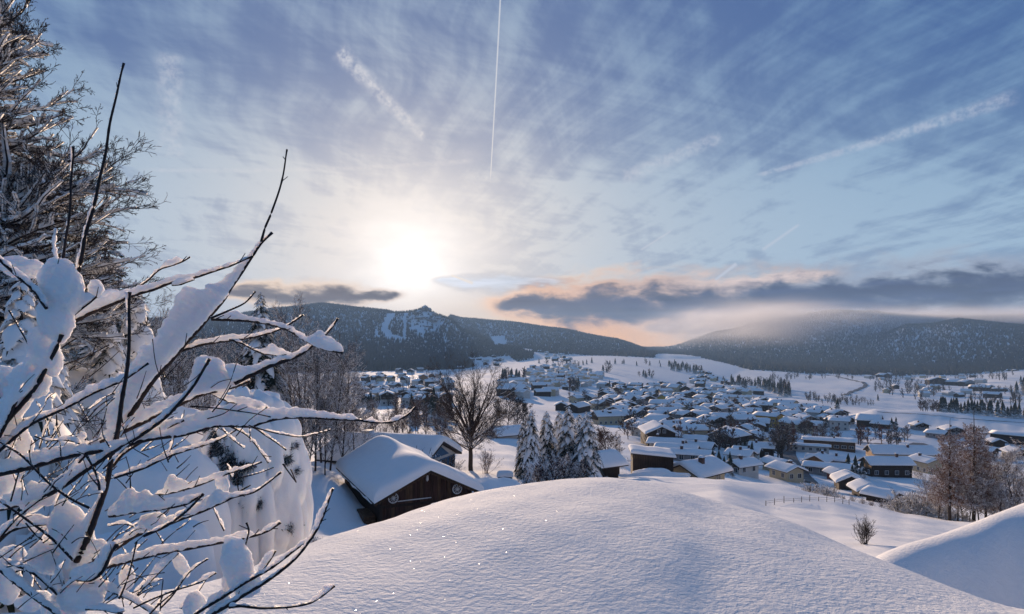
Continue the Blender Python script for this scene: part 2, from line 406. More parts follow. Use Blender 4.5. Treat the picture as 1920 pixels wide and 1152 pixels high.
# ground profiles: bearing (photo column) -> (depth in metres, row at which that depth's ground is seen)
PROFILE = {
    -1300: [(8, 1150), (15, 1000), (25, 900), (45, 830), (90, 780), (200, 750), (500, 725), (900, 710), (1300, 695), (2000, 640), (3300, 580), (6500, 600)],
    0: [(8, 1150), (15, 1000), (25, 900), (45, 840), (90, 790), (200, 760), (500, 735), (900, 715), (1300, 698), (2000, 655), (3300, 606), (6500, 625)],
    400: [(8, 1180), (15, 1080), (25, 1010), (35, 960), (45, 872), (60, 852), (100, 830), (200, 790), (400, 757), (700, 727), (1000, 708), (1300, 697), (2000, 655), (3300, 598), (4500, 630), (6500, 640)],
    520: [(8, 1220), (15, 1110), (25, 1025), (34, 985), (44, 880), (57, 862), (80, 848), (120, 830), (200, 790), (400, 757), (600, 738), (900, 715), (1200, 698), (1400, 694), (2200, 640), (3300, 580), (4500, 605), (6500, 640)],
    600: [(8, 1220), (15, 1120), (25, 1035), (34, 990), (44, 890), (57, 868), (80, 850), (120, 830), (200, 790), (400, 757), (600, 738), (900, 715), (1200, 698), (1400, 694), (2200, 640), (3400, 571), (4500, 600), (6500, 640)],
    720: [(8, 1220), (15, 1130), (25, 1045), (37, 990), (45, 945), (60, 885), (90, 850), (130, 815), (200, 790), (400, 757), (600, 737), (900, 712), (1200, 697), (1500, 690), (2300, 645), (3300, 583), (4500, 615), (6500, 640)],
    770: [(8, 1220), (15, 1130), (25, 1045), (38, 987), (48, 938), (63, 887), (90, 853), (130, 812), (200, 790), (400, 757), (600, 736), (900, 711), (1225, 697), (1550, 689), (2250, 648), (2850, 600), (2950, 586), (3300, 597), (4500, 635), (6500, 650)],
    797: [(8, 1220), (15, 1130), (25, 1045), (38, 985), (50, 935), (65, 888), (90, 855), (130, 810), (200, 790), (400, 757), (600, 735), (900, 710), (1250, 697), (1600, 688), (2200, 655), (2700, 618), (2880, 577), (3300, 600), (4500, 640), (6500, 650)],
    820: [(8, 1220), (15, 1125), (25, 1040), (40, 978), (50, 932), (65, 888), (90, 852), (133, 809), (200, 790), (400, 757), (600, 735), (900, 710), (1270, 697), (1640, 687), (2230, 655), (2750, 614), (2900, 592), (3300, 604), (4450, 620), (6500, 640)],
    845: [(8, 1220), (15, 1125), (25, 1040), (40, 975), (50, 932), (65, 888), (90, 852), (135, 809), (200, 790), (400, 757), (600, 735), (900, 710), (1275, 697), (1650, 686), (2250, 655), (2900, 600), (3250, 604), (4400, 592), (5500, 625), (6500, 640)],
    870: [(8, 1200), (15, 1120), (30, 1020), (40, 970), (50, 930), (65, 888), (90, 850), (140, 808), (200, 792), (400, 757), (600, 735), (900, 712), (1300, 695), (1700, 683), (2300, 650), (2900, 621), (3200, 625), (4300, 598), (5500, 635), (6500, 645)],
    950: [(8, 1190), (15, 1100), (30, 1005), (40, 955), (55, 912), (70, 880), (100, 845), (150, 808), (200, 795), (400, 760), (600, 737), (900, 714), (1300, 695), (1800, 680), (2600, 652), (2900, 655), (4300, 604), (5500, 640), (6500, 650)],
    1040: [(8, 1150), (15, 1060), (40, 948), (65, 905), (80, 885), (120, 850), (200, 820), (300, 795), (450, 762), (600, 740), (800, 720), (1100, 703), (1500, 690), (2000, 677), (2600, 660), (4200, 616), (5500, 645), (6500, 655)],
    1150: [(8, 1150), (15, 1050), (40, 952), (70, 905), (95, 890), (130, 865), (200, 838), (300, 805), (450, 772), (600, 750), (800, 732), (1000, 718), (1300, 703), (1700, 690), (2200, 675), (2600, 668), (4000, 636), (5500, 655), (6500, 655)],
    1250: [(8, 1150), (15, 1050), (40, 960), (70, 905), (85, 893), (100, 903), (130, 893), (200, 850), (300, 815), (450, 780), (600, 757), (800, 737), (1100, 716), (1500, 698), (1900, 685), (2300, 675), (2800, 664), (4000, 668), (5500, 650), (6500, 650)],
    1350: [(8, 1150), (15, 1050), (30, 990), (60, 915), (85, 897), (100, 915), (130, 905), (200, 872), (300, 825), (450, 785), (600, 762), (800, 742), (1100, 722), (1500, 706), (1900, 694), (2500, 680), (3300, 660), (5000, 622), (6500, 640)],
    1450: [(8, 1160), (15, 1070), (30, 1005), (60, 945), (85, 907), (100, 928), (150, 918), (190, 893), (300, 835), (450, 790), (600, 765), (800, 745), (1100, 725), (1500, 708), (1900, 695), (2500, 682), (3300, 652), (5000, 600), (6500, 640)],
    1560: [(8, 1180), (15, 1085), (28, 1024), (60, 958), (84, 932), (105, 948), (150, 932), (200, 895), (300, 838), (450, 795), (600, 770), (800, 748), (1100, 727), (1500, 710), (1900, 697), (2400, 688), (3300, 648), (4800, 583), (6500, 630)],
    1640: [(8, 1180), (15, 1090), (28, 1024), (60, 972), (83, 951), (105, 962), (150, 938), (200, 898), (300, 842), (400, 802), (480, 768), (560, 770), (800, 751), (1100, 729), (1500, 711), (2000, 697), (2400, 688), (3000, 662), (3700, 632), (4900, 585), (6500, 625)],
    1700: [(8, 1190), (15, 1100), (28, 1028), (60, 982), (82, 964), (105, 975), (150, 942), (200, 900), (300, 845), (380, 808), (480, 771), (560, 774), (800, 752), (1100, 730), (1500, 712), (2000, 697), (2400, 688), (2900, 660), (3600, 611), (3900, 618), (5000, 592), (6500, 610)],
    1800: [(8, 1200), (15, 1105), (28, 1040), (60, 996), (80, 980), (105, 988), (150, 950), (200, 905), (300, 850), (380, 808), (500, 777), (580, 780), (800, 755), (1100, 730), (1500, 712), (2000, 695), (2300, 685), (3400, 600), (3700, 607), (5000, 594), (6500, 600)],
    1920: [(8, 1200), (15, 1105), (28, 1045), (60, 1000), (80, 990), (105, 985), (150, 950), (200, 905), (300, 850), (400, 805), (520, 785), (600, 788), (800, 757), (1100, 725), (1500, 702), (1900, 688), (3300, 612), (3700, 616), (5000, 592), (6500, 600)],
    3220: [(8, 1200), (15, 1105), (28, 1045), (60, 1000), (80, 990), (105, 970), (150, 930), (200, 890), (300, 840), (400, 805), (520, 785), (600, 770), (800, 745), (1100, 715), (1500, 695), (1900, 680), (3300, 605), (3700, 600), (5000, 590), (6500, 600)],
}
PCOLS = sorted(PROFILE)
# crest of the rounded hill the photographer stands on, and of the drift at the right
CREST = [(-1300, 1150, 4.2), (0, 1150, 4.4), (250, 1115, 5.0), (420, 1082, 5.6), (500, 1052, 6.2), (560, 1030, 6.8), (640, 1000, 7.6), (700, 981, 8.2), (780, 956, 9.0), (870, 930, 9.8), (940, 914, 10.4), (1000, 905, 10.8), (1070, 898, 11.0), (1130, 895.5, 11.0), (1200, 901, 10.7), (1260, 914, 10.2), (1330, 936, 9.6), (1440, 965, 8.6), (1560, 1012, 7.4), (1660, 1052, 6.5), (1800, 1108, 5.4), (1920, 1146, 4.8), (3220, 1240, 4.0)]
DRIFT = [(-1300, 1600, 12), (1500, 1250, 12), (1600, 1075, 11.8), (1650, 1040, 12.0), (1700, 1020, 12.6), (1760, 1003, 13.5), (1800, 989, 14.3), (1860, 966, 15.5), (1920, 943, 17.0), (2100, 880, 20), (3220, 800, 26)]
Cx, Cp, Cy = map(np.array, zip(*CREST)); Dx, Dp, Dy = map(np.array, zip(*DRIFT))

def hill_z(px, Y, tx, tp, ty, z15):
    s = (HY - pchip(tx, tp, px)) / F; yc = pchip(tx, ty, px)
    k = np.maximum((-z15 + s * 1.5) / (yc - 1.5) ** 2, 0.004)
    return s * Y - k * (Y - yc) ** 2

def smax(a, b, k):
    h = np.clip(0.5 + 0.5 * (a - b) / k, 0, 1)
    return b * (1 - h) + a * h + k * h * (1 - h)

def base_z(px, Y):
    Y = np.asarray(Y, float); px = np.asarray(px, float)
    Yc = np.clip(Y, 8, 6500)
    Z = np.stack([(HY - pchip(np.log([a for a, _ in PROFILE[c]]), [b for _, b in PROFILE[c]], np.log(Yc))) / F for c in PCOLS])
    # across: monotone blend between neighbouring bearings
    k = np.clip(np.searchsorted(PCOLS, px) - 1, 0, len(PCOLS) - 2)
    pc = np.array(PCOLS, float)
    t = np.clip((px - pc[k]) / (pc[k + 1] - pc[k]), 0, 1); t = t * 0.5 + (t * t * (3 - 2 * t)) * 0.5
    z0 = np.take_along_axis(Z, k[None], 0)[0]; z1 = np.take_along_axis(Z, (k + 1)[None], 0)[0]
    return (z0 * (1 - t) + z1 * t) * Yc

_rs = np.random.RandomState(5)
_W = [(_rs.uniform(0, 6.28), 10 ** _rs.uniform(0.2, 2.4), _rs.uniform(0, 6.28)) for _ in range(46)]
def ripple(X, Y):
    z = np.zeros_like(X)
    for a, L, p in _W:
        att = np.clip(Y / (L * 4.0), 0, 1)
        z += np.sin((X * math.cos(a) + Y * math.sin(a)) * 6.283 / L + p) * 0.0042 * L ** 0.85 * att
    return z

def ground(X, Y):
    """height of the ground at X, Y (arrays)"""
    X = np.atleast_1d(np.asarray(X, float)); Y = np.atleast_1d(np.asarray(Y, float))
    px = np.clip(960 + F * X / np.maximum(Y, 0.6), -1300, 3220)
    b = base_z(px, Y)
    near = np.clip((Y - 8) / 10, 0, 1)
    b = b - (1 - near) * 2.2
    yy = np.minimum(np.maximum(Y, 0.9), 60)
    h = hill_z(px, yy, Cx, Cp, Cy, -1.86); d = hill_z(px, yy, Dx, Dp, Dy, -15.0)
    h = h + 0.6 * (0.012 * np.sin(X * 2.3 + Y * 1.1) + 0.010 * np.sin(X * 4.1 - Y * 3.3 + 1) + 0.018 * np.sin(X * .9 + Y * 1.9 + 2) + .006 * np.sin(X * 8.3 + Y * 6.1)) * np.clip((Y - 2) / 4, 0, 1)
    z = smax(b + ripple(X, Y), smax(h, d, 0.05), 0.10)
    z = np.where(Y < 0.9, -1.8, z)
    return z
def gz(x, y): return float(ground([x], [y])[0])

YS_ALL = np.exp(np.linspace(math.log(14), math.log(6400), 900))
def at(px, py, y0=14.0, y1=6400.0):
    """the first ground point seen along the photograph's ray px, py beyond depth y0"""
    Y = YS_ALL[(YS_ALL > y0) & (YS_ALL < y1)]; X = (px - 960) / F * Y
    below = (HY - py) / F * Y - ground(X, Y)
    i = int(np.argmax(below < 0)) if (below < 0).any() else int(np.argmin(below))
    return float(X[i]), float(Y[i]), float(ground(X[i:i+1], Y[i:i+1])[0])
def P(px, py, Y): return Vector(((px - 960) / F * Y, Y, (HY - py) / F * Y))

def build_ground():
    rows = np.concatenate([np.linspace(0.9, 16, 135), np.exp(np.linspace(math.log(16.1), math.log(6400), 255))])
    cols = np.concatenate([np.linspace(-1300, -60, 36), np.linspace(-48, 1968, 345), np.linspace(1980, 3220, 36)])
    PX, YY = np.meshgrid(cols, rows)
    XX = (PX - 960) / F * YY
    ZZ = ground(XX.ravel(), YY.ravel()).reshape(XX.shape)
    # carry the sheet on sideways and behind the viewer
    side = 1500.0
    XX = np.hstack([XX[:, :1] - side, XX, XX[:, -1:] + side]); YY = np.hstack([YY[:, :1], YY, YY[:, -1:]]); ZZ = np.hstack([ZZ[:, :1] , ZZ, ZZ[:, -1:]])
    XX = np.vstack([XX[:1], XX]); YY = np.vstack([np.full((1, YY.shape[1]), -1500.0), YY]); ZZ = np.vstack([ZZ[:1], ZZ])
    n, m = XX.shape
    V = np.stack([XX, YY, ZZ], -1).reshape(-1, 3)
    i = np.arange(n * m).reshape(n, m)
    q = np.stack([i[:-1, :-1], i[:-1, 1:], i[1:, 1:], i[1:, :-1]], -1).reshape(-1, 4)
    me = mesh_np('snowy_ground', V, [q], M['snow_ground'], smooth=True)
    o = mobj('snowy_ground', me); tag(o, 'snow-covered ground from the foreground hill down across the valley', kind='structure')
    return V
TV = build_ground()

# ------------------------------------------------------------------ forest on the mountains
def inpoly(x, y, poly):
    x = np.asarray(x); y = np.asarray(y); c = np.zeros(x.shape, bool); n = len(poly)
    for i in range(n):
        (x0, y0), (x1, y1) = poly[i], poly[i - 1]
        hit = ((y0 > y) != (y1 > y)) & (x < (x1 - x0) * (y - y0) / (y1 - y0 + 1e-9) + x0)
        c ^= hit
    return c

def cone_trees(X, Y, Z, H, Wd, rs, sides=5, tiers=3):
    """stacked ragged cones, all in one mesh: returns V, tris"""
    n = len(X); Vs = []; Fs = []
    off = 0
    for k in range(tiers):
        z0 = Z + H * (0.08 + 0.80 * k / tiers); z1 = Z + H * min(1.0, (k + 1.45) / tiers * 0.9 + 0.05)
        if k == tiers - 1: z1 = Z + H
        r = Wd * (1 - 0.82 * k / tiers)
        a0 = rs.uniform(0, 6.28, n)
        ring = []
        for s in range(sides):
            a = a0 + 6.283 * s / sides; rr = r * rs.uniform(0.72, 1.2, n)
            ring.append(np.stack([X + np.cos(a) * rr, Y + np.sin(a) * rr, z0 - rs.uniform(0, 0.05, n) * H], -1))
        top = np.stack([X + rs.normal(0, .05, n) * Wd, Y, z1], -1)
        V = np.stack(ring + [top], 1)       # n, sides+1, 3
        base = off + np.arange(n)[:, None] * (sides + 1)
        for s in range(sides):
            Fs.append(np.concatenate([base + s, base + (s + 1) % sides, base + sides], 1))
        Vs.append(V.reshape(-1, 3)); off += n * (sides + 1)
    return np.concatenate(Vs), np.concatenate(Fs)

SKI = [[(726, 588), (744, 588), (735, 600), (727, 614), (735, 627), (758, 634), (755, 640), (724, 634), (713, 620)],
       [(757, 592), (763, 592), (761, 638), (755, 638)], [(702, 622), (708, 614), (710, 632), (705, 636)],
       [(920, 632), (946, 630), (950, 648), (928, 650)], [(875, 672), (955, 668), (985, 690), (890, 690)],
       [(975, 652), (998, 656), (1000, 662), (985, 660)], [(1000, 660), (1130, 672), (1150, 690), (1000, 700)]]
ROCK = [(772, 600), (826, 596), (834, 606), (812, 622), (788, 636), (770, 618)]
def build_forest():
    rs = np.random.RandomState(11)
    # lower edge of the wood, as depth per bearing
    ex = [-1300, 400, 560, 700, 800, 880, 950, 1010, 1080, 1150, 1225, 1245, 1330, 1400, 1480, 1600, 1800, 1920, 3220]
    ey = [700, 900, 1180, 1230, 1330, 1420, 1750, 2100, 2500, 2450, 2350, 3300, 2600, 1950, 1800, 1700, 1750, 1700, 1600]
    N = 900000
    px = rs.uniform(-500, 2400, N); Y = np.sqrt(rs.uniform(900 ** 2, 5200 ** 2, N)); X = (px - 960) / F * Y
    keep = Y > np.interp(px, ex, ey) * rs.uniform(0.985, 1.03, N)
    px, Y, X = px[keep], Y[keep], X[keep]
    # thin out with distance and off the frame
    dens = np.clip(1.15 - Y / 6200.0, 0.25, 1.0) * np.where((px < -40) | (px > 1960), 0.25, 1.0) * 0.46
    keep = rs.uniform(0, 1, len(px)) < dens
    px, Y, X = px[keep], Y[keep], X[keep]
    Z = ground(X, Y); py = HY - F * Z / Y
    for poly in SKI:
        b = inpoly(px, py, poly) & (Y < 3600)
        px, Y, X, Z, py = px[~b], Y[~b], X[~b], Z[~b], py[~b]
    # leave out what stands wholly behind a ridge
    gp = np.linspace(-520, 2420, 246); gy = np.exp(np.linspace(math.log(800), math.log(5300), 150))
    GP, GY_ = np.meshgrid(gp, gy); E = (ground(((GP - 960) / F * GY_).ravel(), GY_.ravel()).reshape(GP.shape)) / GY_
    E = np.maximum.accumulate(E, 0)
    ip = np.clip(((px + 520) / 2940 * 245).round().astype(int), 0, 245); iy = np.clip(np.searchsorted(gy, Y) - 2, 0, 149)
    b = (Z + 18) / Y < E[iy, ip]
    px, Y, X, Z, py = px[~b], Y[~b], X[~b], Z[~b], py[~b]
    b = inpoly(px, py, ROCK) & (Y < 3300) & (rs.uniform(0, 1, len(px)) < .72)
    px, Y, X, Z, py = px[~b], Y[~b], X[~b], Z[~b], py[~b]
    H = rs.uniform(8, 16, len(X)) * np.interp(Y, [1000, 2000, 3500], [1.15, 1.0, 0.9]); Wd = H * rs.uniform(0.22, 0.33, len(X))
    n_ = Y < 2300
    V, T = cone_trees(X[n_], Y[n_], Z[n_] - 0.5, H[n_], Wd[n_], rs, 4, 2)
    V2, T2 = cone_trees(X[~n_], Y[~n_], Z[~n_] - 0.5, H[~n_], Wd[~n_], rs, 4, 1)
    T = np.concatenate([T, T2 + len(V)]); V = np.concatenate([V, V2])
    o = mobj('mountain_forest', mesh_np('mountain_forest', V, [T], M['forest']))
    tag(o, 'dark snow-dusted conifer forest covering the mountains across the valley', 'forest', kind='stuff')
    print('forest trees', len(X))
build_forest()

# ------------------------------------------------------------------ haze
def build_rocks():
    rnd = random.Random(8)
    t = empty('rock_outcrop', at(797, 600, 2300, 3300)); o = Vector(t.location)
    tag(t, 'rugged snow-streaked rock summit on the left mountain beside the ski run', 'rock')
    for i, (px, py, w, h) in enumerate([(788, 588, 16, 9), (797, 582, 13, 15), (804, 584, 11, 9), (813, 592, 14, 8), (792, 600, 26, 8), (808, 606, 28, 7), (800, 614, 24, 6), (820, 600, 18, 6)]):
        x, y, z = at(px, py, 2300, 3300)
        bm = bmesh.new(); bmesh.ops.create_icosphere(bm, subdivisions=3, radius=1)
        for v in bm.verts:
            q = v.co.copy(); k = 1 + .55 * mnoise.noise(q * 1.4 + Vector((i * 4, 0, 0))) + .3 * mnoise.noise(q * 4 + Vector((0, i, 0)))
            v.co = Vector((q.x * w * k, q.y * w * .8 * k, q.z * h * k)) + Vector((x, y, z)) - o
        me = bpy.data.meshes.new('rock'); bm.to_mesh(me); bm.free(); me.materials.append(M['rock']); mobj('rock', me, t)
build_rocks()
def build_low_cloud():
    """mist lying on the right-hand mountain and in the pass"""
    mb = MB(); x0, x1, y0, y1, z0, z1 = 760, 4400, 2750, 5600, -75, 268
    mb.box(x0, x1, y0, y1, z0, z1)
    m = bpy.data.materials.new('valley_mist'); m.use_nodes = True; t = m.node_tree; t.nodes.clear(); NX.tree = t
    out = t.nodes.new('ShaderNodeOutputMaterial'); v = t.nodes.new('ShaderNodeVolumePrincipled')
    tc = t.nodes.new('ShaderNodeTexCoord'); sp = t.nodes.new('ShaderNodeSeparateXYZ'); t.links.new(tc.outputs['Object'], sp.inputs[0])
    x, y, z = NX(sp.outputs[0]), NX(sp.outputs[1]), NX(sp.outputs[2])
    n = nz(xyz(x * 0.0019, y * 0.0019, z * 0.0075), 1.0, 5, 0.6)
    n2 = nz(xyz(x * 0.0004, y * 0.0004, z * 0.002), 1.0, 2, 0.5)
    # thick round the summits, thinning down the slope; kept behind the near knoll; faded at the box's sides
    lay = smooth(-75, 60, z) * smooth(250, 120, z + (n - 0.5) * 160.0)
    knoll = smooth(3500, 4300, y + smooth(2100, 900, x) * 1000.0)
    side = smooth(x0, x0 + 900, x) * smooth(x1, x1 - 400, x) * smooth(y0, y0 + 500, y) * smooth(y1, y1 - 300, y) * smooth(z1, z1 - 40, z)
    d = smooth(0.40, 0.68, n * 0.75 + n2 * 0.32) * lay * knoll * side * 0.0036
    t.links.new(d.s, v.inputs['Density'])
    v.inputs['Color'].default_value = (0.92, 0.90, 0.93, 1); v.inputs['Anisotropy'].default_value = 0.3
    t.links.new(v.outputs[0], out.inputs['Volume'])
    m.cycles.volume_step_rate = 1.0
    o = mb.obj('valley_mist', m); tag(o, 'torn low cloud and mist hanging over the right-hand mountain and the pass', kind='stuff')
build_low_cloud()
def build_haze():
    zmin = float(TV[:, 2].min()) - 1.0
    top = 275.0
    mb = MB(); mb.box(-13600, 13600, -1600, 6600, zmin, top)
    m = bpy.data.materials.new('haze'); m.use_nodes = True; t = m.node_tree; t.nodes.clear()
    out = t.nodes.new('ShaderNodeOutputMaterial'); v = t.nodes.new('ShaderNodeVolumePrincipled')
    v.inputs['Color'].default_value = (0.38, 0.62, 1.0, 1); v.inputs['Density'].default_value = 0.000105
    v.inputs['Anisotropy'].default_value = 0.1
    t.links.new(v.outputs[0], out.inputs['Volume'])
    o = mb.obj('haze', m); tag(o, 'thin bluish winter haze filling the valley air', kind='stuff')
build_haze()
# ------------------------------------------------------------------ more materials
M['wood_dark'] = mat_plain('dark_wood', (0.032, 0.021, 0.017), 0.85, 0.4, 2.0, 0.3, (6, 6, 0.6))
M['wood_barn'] = mat_plain('barn_plank_wood', (0.050, 0.024, 0.018), 0.8, 0.45, 1.2, 0.4, (9, 9, 0.7))
M['wood_brown'] = mat_plain('brown_wood', (0.085, 0.048, 0.028), 0.8, 0.35, 2.0, 0.3, (5, 5, 0.6))
M['wood_honey'] = mat_plain('honey_wood', (0.26, 0.13, 0.05), 0.75, 0.25, 2.0, 0.2, (5, 5, 0.6))
M['plaster_white'] = mat_plain('white_plaster', (0.52, 0.50, 0.47), 0.9, 0.08, 0.6)
M['plaster_cream'] = mat_plain('cream_plaster', (0.48, 0.40, 0.27), 0.9, 0.08, 0.6)
M['plaster_yellow'] = mat_plain('yellow_plaster', (0.52, 0.33, 0.07), 0.9, 0.08, 0.6)
M['plaster_grey'] = mat_plain('grey_plaster', (0.24, 0.24, 0.25), 0.9, 0.1, 0.6)
M['plaster_green'] = mat_plain('green_plaster', (0.14, 0.24, 0.10), 0.9, 0.1, 0.6)
M['plaster_red'] = mat_plain('red_plaster', (0.25, 0.07, 0.05), 0.9, 0.1, 0.6)
M['blue_paint'] = mat_plain('blue_paint', (0.03, 0.10, 0.19), 0.5, 0.15, 2.0)
M['white_paint'] = mat_plain('white_paint', (0.62, 0.61, 0.60), 0.7, 0.12, 9.0)
M['glass'] = mat_plain('window_glass', (0.018, 0.022, 0.030), 0.12, 0.2, 0.5)
M['glass'].node_tree.nodes['Principled BSDF'].inputs['Specular IOR Level'].default_value = 0.5
M['brick'] = mat_plain('chimney_brick', (0.10, 0.06, 0.05), 0.9, 0.3, 6.0)
M['roof_dark'] = mat_plain('roof_boards', (0.045, 0.035, 0.032), 0.85, 0.3, 3.0)
M['road'] = mat_plain('wet_asphalt_with_snow', (0.085, 0.09, 0.105), 0.6, 0.5, 0.5)
M['needles'] = mat_snow_topped('spruce_needles', (0.018, 0.026, 0.020), 0.18, 3.0, 0.12)
M['needles_dusted'] = mat_snow_topped('dusted_needles', (0.020, 0.030, 0.025), 0.36, 1.2, 0.25)
M['larch_twig'] = mat_snow_topped('larch_twigs', (0.165, 0.075, 0.036), 0.06, 4.0, 0.2)
M['brown_twig'] = mat_snow_topped('brown_twigs', (0.090, 0.052, 0.038), 0.10, 4.0, 0.22)
M['grey_twig'] = mat_snow_topped('grey_twigs', (0.060, 0.050, 0.048), 0.18, 4.0, 0.25)
M['red_twig'] = mat_snow_topped('red_twigs', (0.105, 0.046, 0.038), 0.10, 4.0, 0.22)
M['dark_twig'] = mat_plain('dark_twigs', (0.030, 0.024, 0.024), 0.85, 0.3, 8.0)
M['rust_twig'] = mat_plain('rust_twigs', (0.085, 0.040, 0.027), 0.9, 0.4, 3.0)
M['leaf_brown'] = mat_snow_topped('withered_leaves', (0.060, 0.028, 0.022), 0.40, 9.0, 0.2)

# ------------------------------------------------------------------ tree growth
class Segs:
    def __init__(self): self.a = []; self.b = []; self.r0 = []; self.r1 = []; self.l = []
    def add(self, a, b, r0, r1, l):
        self.a.append(a); self.b.append(b); self.r0.append(r0); self.r1.append(r1); self.l.append(l)
    def arr(self):
        return (np.array(self.a, float).reshape(-1, 3), np.array(self.b, float).reshape(-1, 3), np.array(self.r0), np.array(self.r1), np.array(self.l))

def rot_about(d, axis, ang):
    c, s = math.cos(ang), math.sin(ang)
    k = axis
    dx = d[0]*k[0] + d[1]*k[1] + d[2]*k[2]
    cr = (k[1]*d[2]-k[2]*d[1], k[2]*d[0]-k[0]*d[2], k[0]*d[1]-k[1]*d[0])
    return tuple(d[i]*c + cr[i]*s + k[i]*dx*(1-c) for i in range(3))

def nrm(v):
    l = math.sqrt(v[0]**2 + v[1]**2 + v[2]**2) or 1.0
    return (v[0]/l, v[1]/l, v[2]/l)

def perp(d, rnd):
    while True:
        v = (rnd.gauss(0, 1), rnd.gauss(0, 1), rnd.gauss(0, 1))
        c = (d[1]*v[2]-d[2]*v[1], d[2]*v[0]-d[0]*v[2], d[0]*v[1]-d[1]*v[0])
        if c[0]**2 + c[1]**2 + c[2]**2 > 0.05: return nrm(c)

def grow(S, rnd, p, d, L, r, lvl, cfg):
    """one limb and everything that grows from it; cfg[lvl] = dict(n steps, kids, ang, ratio, up, wander, first)"""
    c = cfg[min(lvl, len(cfg) - 1)]
    n = c['n']; st = L / n; rr = r
    kids = c['kids'] if lvl < len(cfg) else 0
    r_end = max(r * c.get('taper', 0.35), cfg[0].get('rmin', 0.004))
    spots = sorted(rnd.uniform(c.get('first', 0.25), 1.0) for _ in range(kids))
    si = 0
    for i in range(n):
        w = c['wander']
        d = nrm((d[0] + rnd.gauss(0, w), d[1] + rnd.gauss(0, w), d[2] + rnd.gauss(0, w) + c['up'] * (1 if i > 0 else 0.3) + c.get('tip', 0) * (i / n) ** 2))
        q = (p[0] + d[0]*st, p[1] + d[1]*st, p[2] + d[2]*st)
        r1 = r + (r_end - r) * (i + 1) / n
        S.add(p, q, rr, r1, lvl)
        while si < len(spots) and spots[si] * n <= i + 1:
            f = min(1, max(0, spots[si] * n - i)); si += 1
            b = tuple(p[k] + (q[k] - p[k]) * f for k in range(3))
            a = c['ang'] * rnd.uniform(0.7, 1.3)
            ax = perp(d, rnd)
            if c.get('flat'):      # keep sprays flat: turn about a near-vertical axis
                ax = nrm((rnd.gauss(0, .25), rnd.gauss(0, .25), rnd.choice((-1, 1))))
            nd = rot_about(d, ax, a)
            ll = L * c['ratio'] * rnd.uniform(0.6, 1.15) * (1.15 - 0.55 * spots[si - 1])
            if lvl + 1 < len(cfg):
                grow(S, rnd, b, nd, ll, min(r1 * 0.85, max(r1 * c.get('rk', 0.6), cfg[0].get('rmin', 0.004))), lvl + 1, cfg)
        p = q; rr = r1
    return p, d

def basis(A, B):
    d = B - A; L = np.linalg.norm(d, axis=1, keepdims=True); d = d / np.maximum(L, 1e-9)
    z = np.zeros_like(d); z[:, 2] = 1; z[np.abs(d[:, 2]) > 0.97] = (1, 0, 0)
    a = np.cross(d, z); a /= np.maximum(np.linalg.norm(a, axis=1, keepdims=True), 1e-9)
    b = np.cross(a, d)
    return d, a, b

def tubes(A, B, R0, R1, n=3):
    d, a, b = basis(A, B)
    ext = 0.25
    B2 = B + d * (R1[:, None] * ext)
    rings = []
    for Pt, Rr in ((A, R0), (B2, R1)):
        for k in range(n):
            w = 6.2832 * k / n + 0.5
            rings.append(Pt + (a * math.cos(w) + b * math.sin(w)) * Rr[:, None])
    V = np.stack(rings, 1).reshape(-1, 3)
    base = (np.arange(len(A)) * 2 * n)[:, None]
    F_ = [np.concatenate([base + k, base + (k + 1) % n, base + n + (k + 1) % n, base + n + k], 1) for k in range(n)]
    return V, np.concatenate(F_)

def snow_on(A, B, R0, R1, h0, wmul=1.25, wmin=0.01, rs=None, cut=0.35, keep=0.85):
    """a rounded ridge of snow lying along each limb that is not too steep"""
    d, a, b = basis(A, B)
    ok = (np.abs(d[:, 2]) < 1 - cut) & (rs.uniform(0, 1, len(A)) < keep)
    A, B, R0, R1, d, a, b = (q[ok] for q in (A, B, R0, R1, d, a, b))
    flat = 1 - np.abs(d[:, 2])
    if np.ndim(h0): h0 = h0[ok]
    h = h0 * (0.45 + 0.75 * rs.uniform(0, 1, len(A))) * flat
    rings = []
    for Pt, Rr, hh in ((A - d * 0.3 * R0[:, None], R0, h * rs.uniform(.6, 1.1, len(A))), (B + d * 0.3 * R1[:, None], R1, h * rs.uniform(.5, 1.1, len(A)))):
        w = np.maximum(Rr * wmul, wmin)
        rings += [Pt + a * w[:, None] + b * (Rr * 0.25)[:, None], Pt + a * (w * 0.62)[:, None] + b * (Rr + hh * 0.8)[:, None],
                  Pt + b * (Rr + hh)[:, None], Pt - a * (w * 0.62)[:, None] + b * (Rr + hh * 0.8)[:, None], Pt - a * w[:, None] + b * (Rr * 0.25)[:, None]]
    n = 5
    V = np.stack(rings, 1).reshape(-1, 3); base = (np.arange(len(A)) * 2 * n)[:, None]
    F_ = [np.concatenate([base + k, base + (k + 1) % n, base + n + (k + 1) % n, base + n + k], 1) for k in range(n)]
    F_ += [np.concatenate([base + 0, base + 3, base + 1, base + 1], 1)[:0]]
    caps = [np.concatenate([base + 0, base + 1, base + 3, base + 4], 1), np.concatenate([base + n + 4, base + n + 3, base + n + 1, base + n], 1)]
    return V, np.concatenate(F_ + caps)

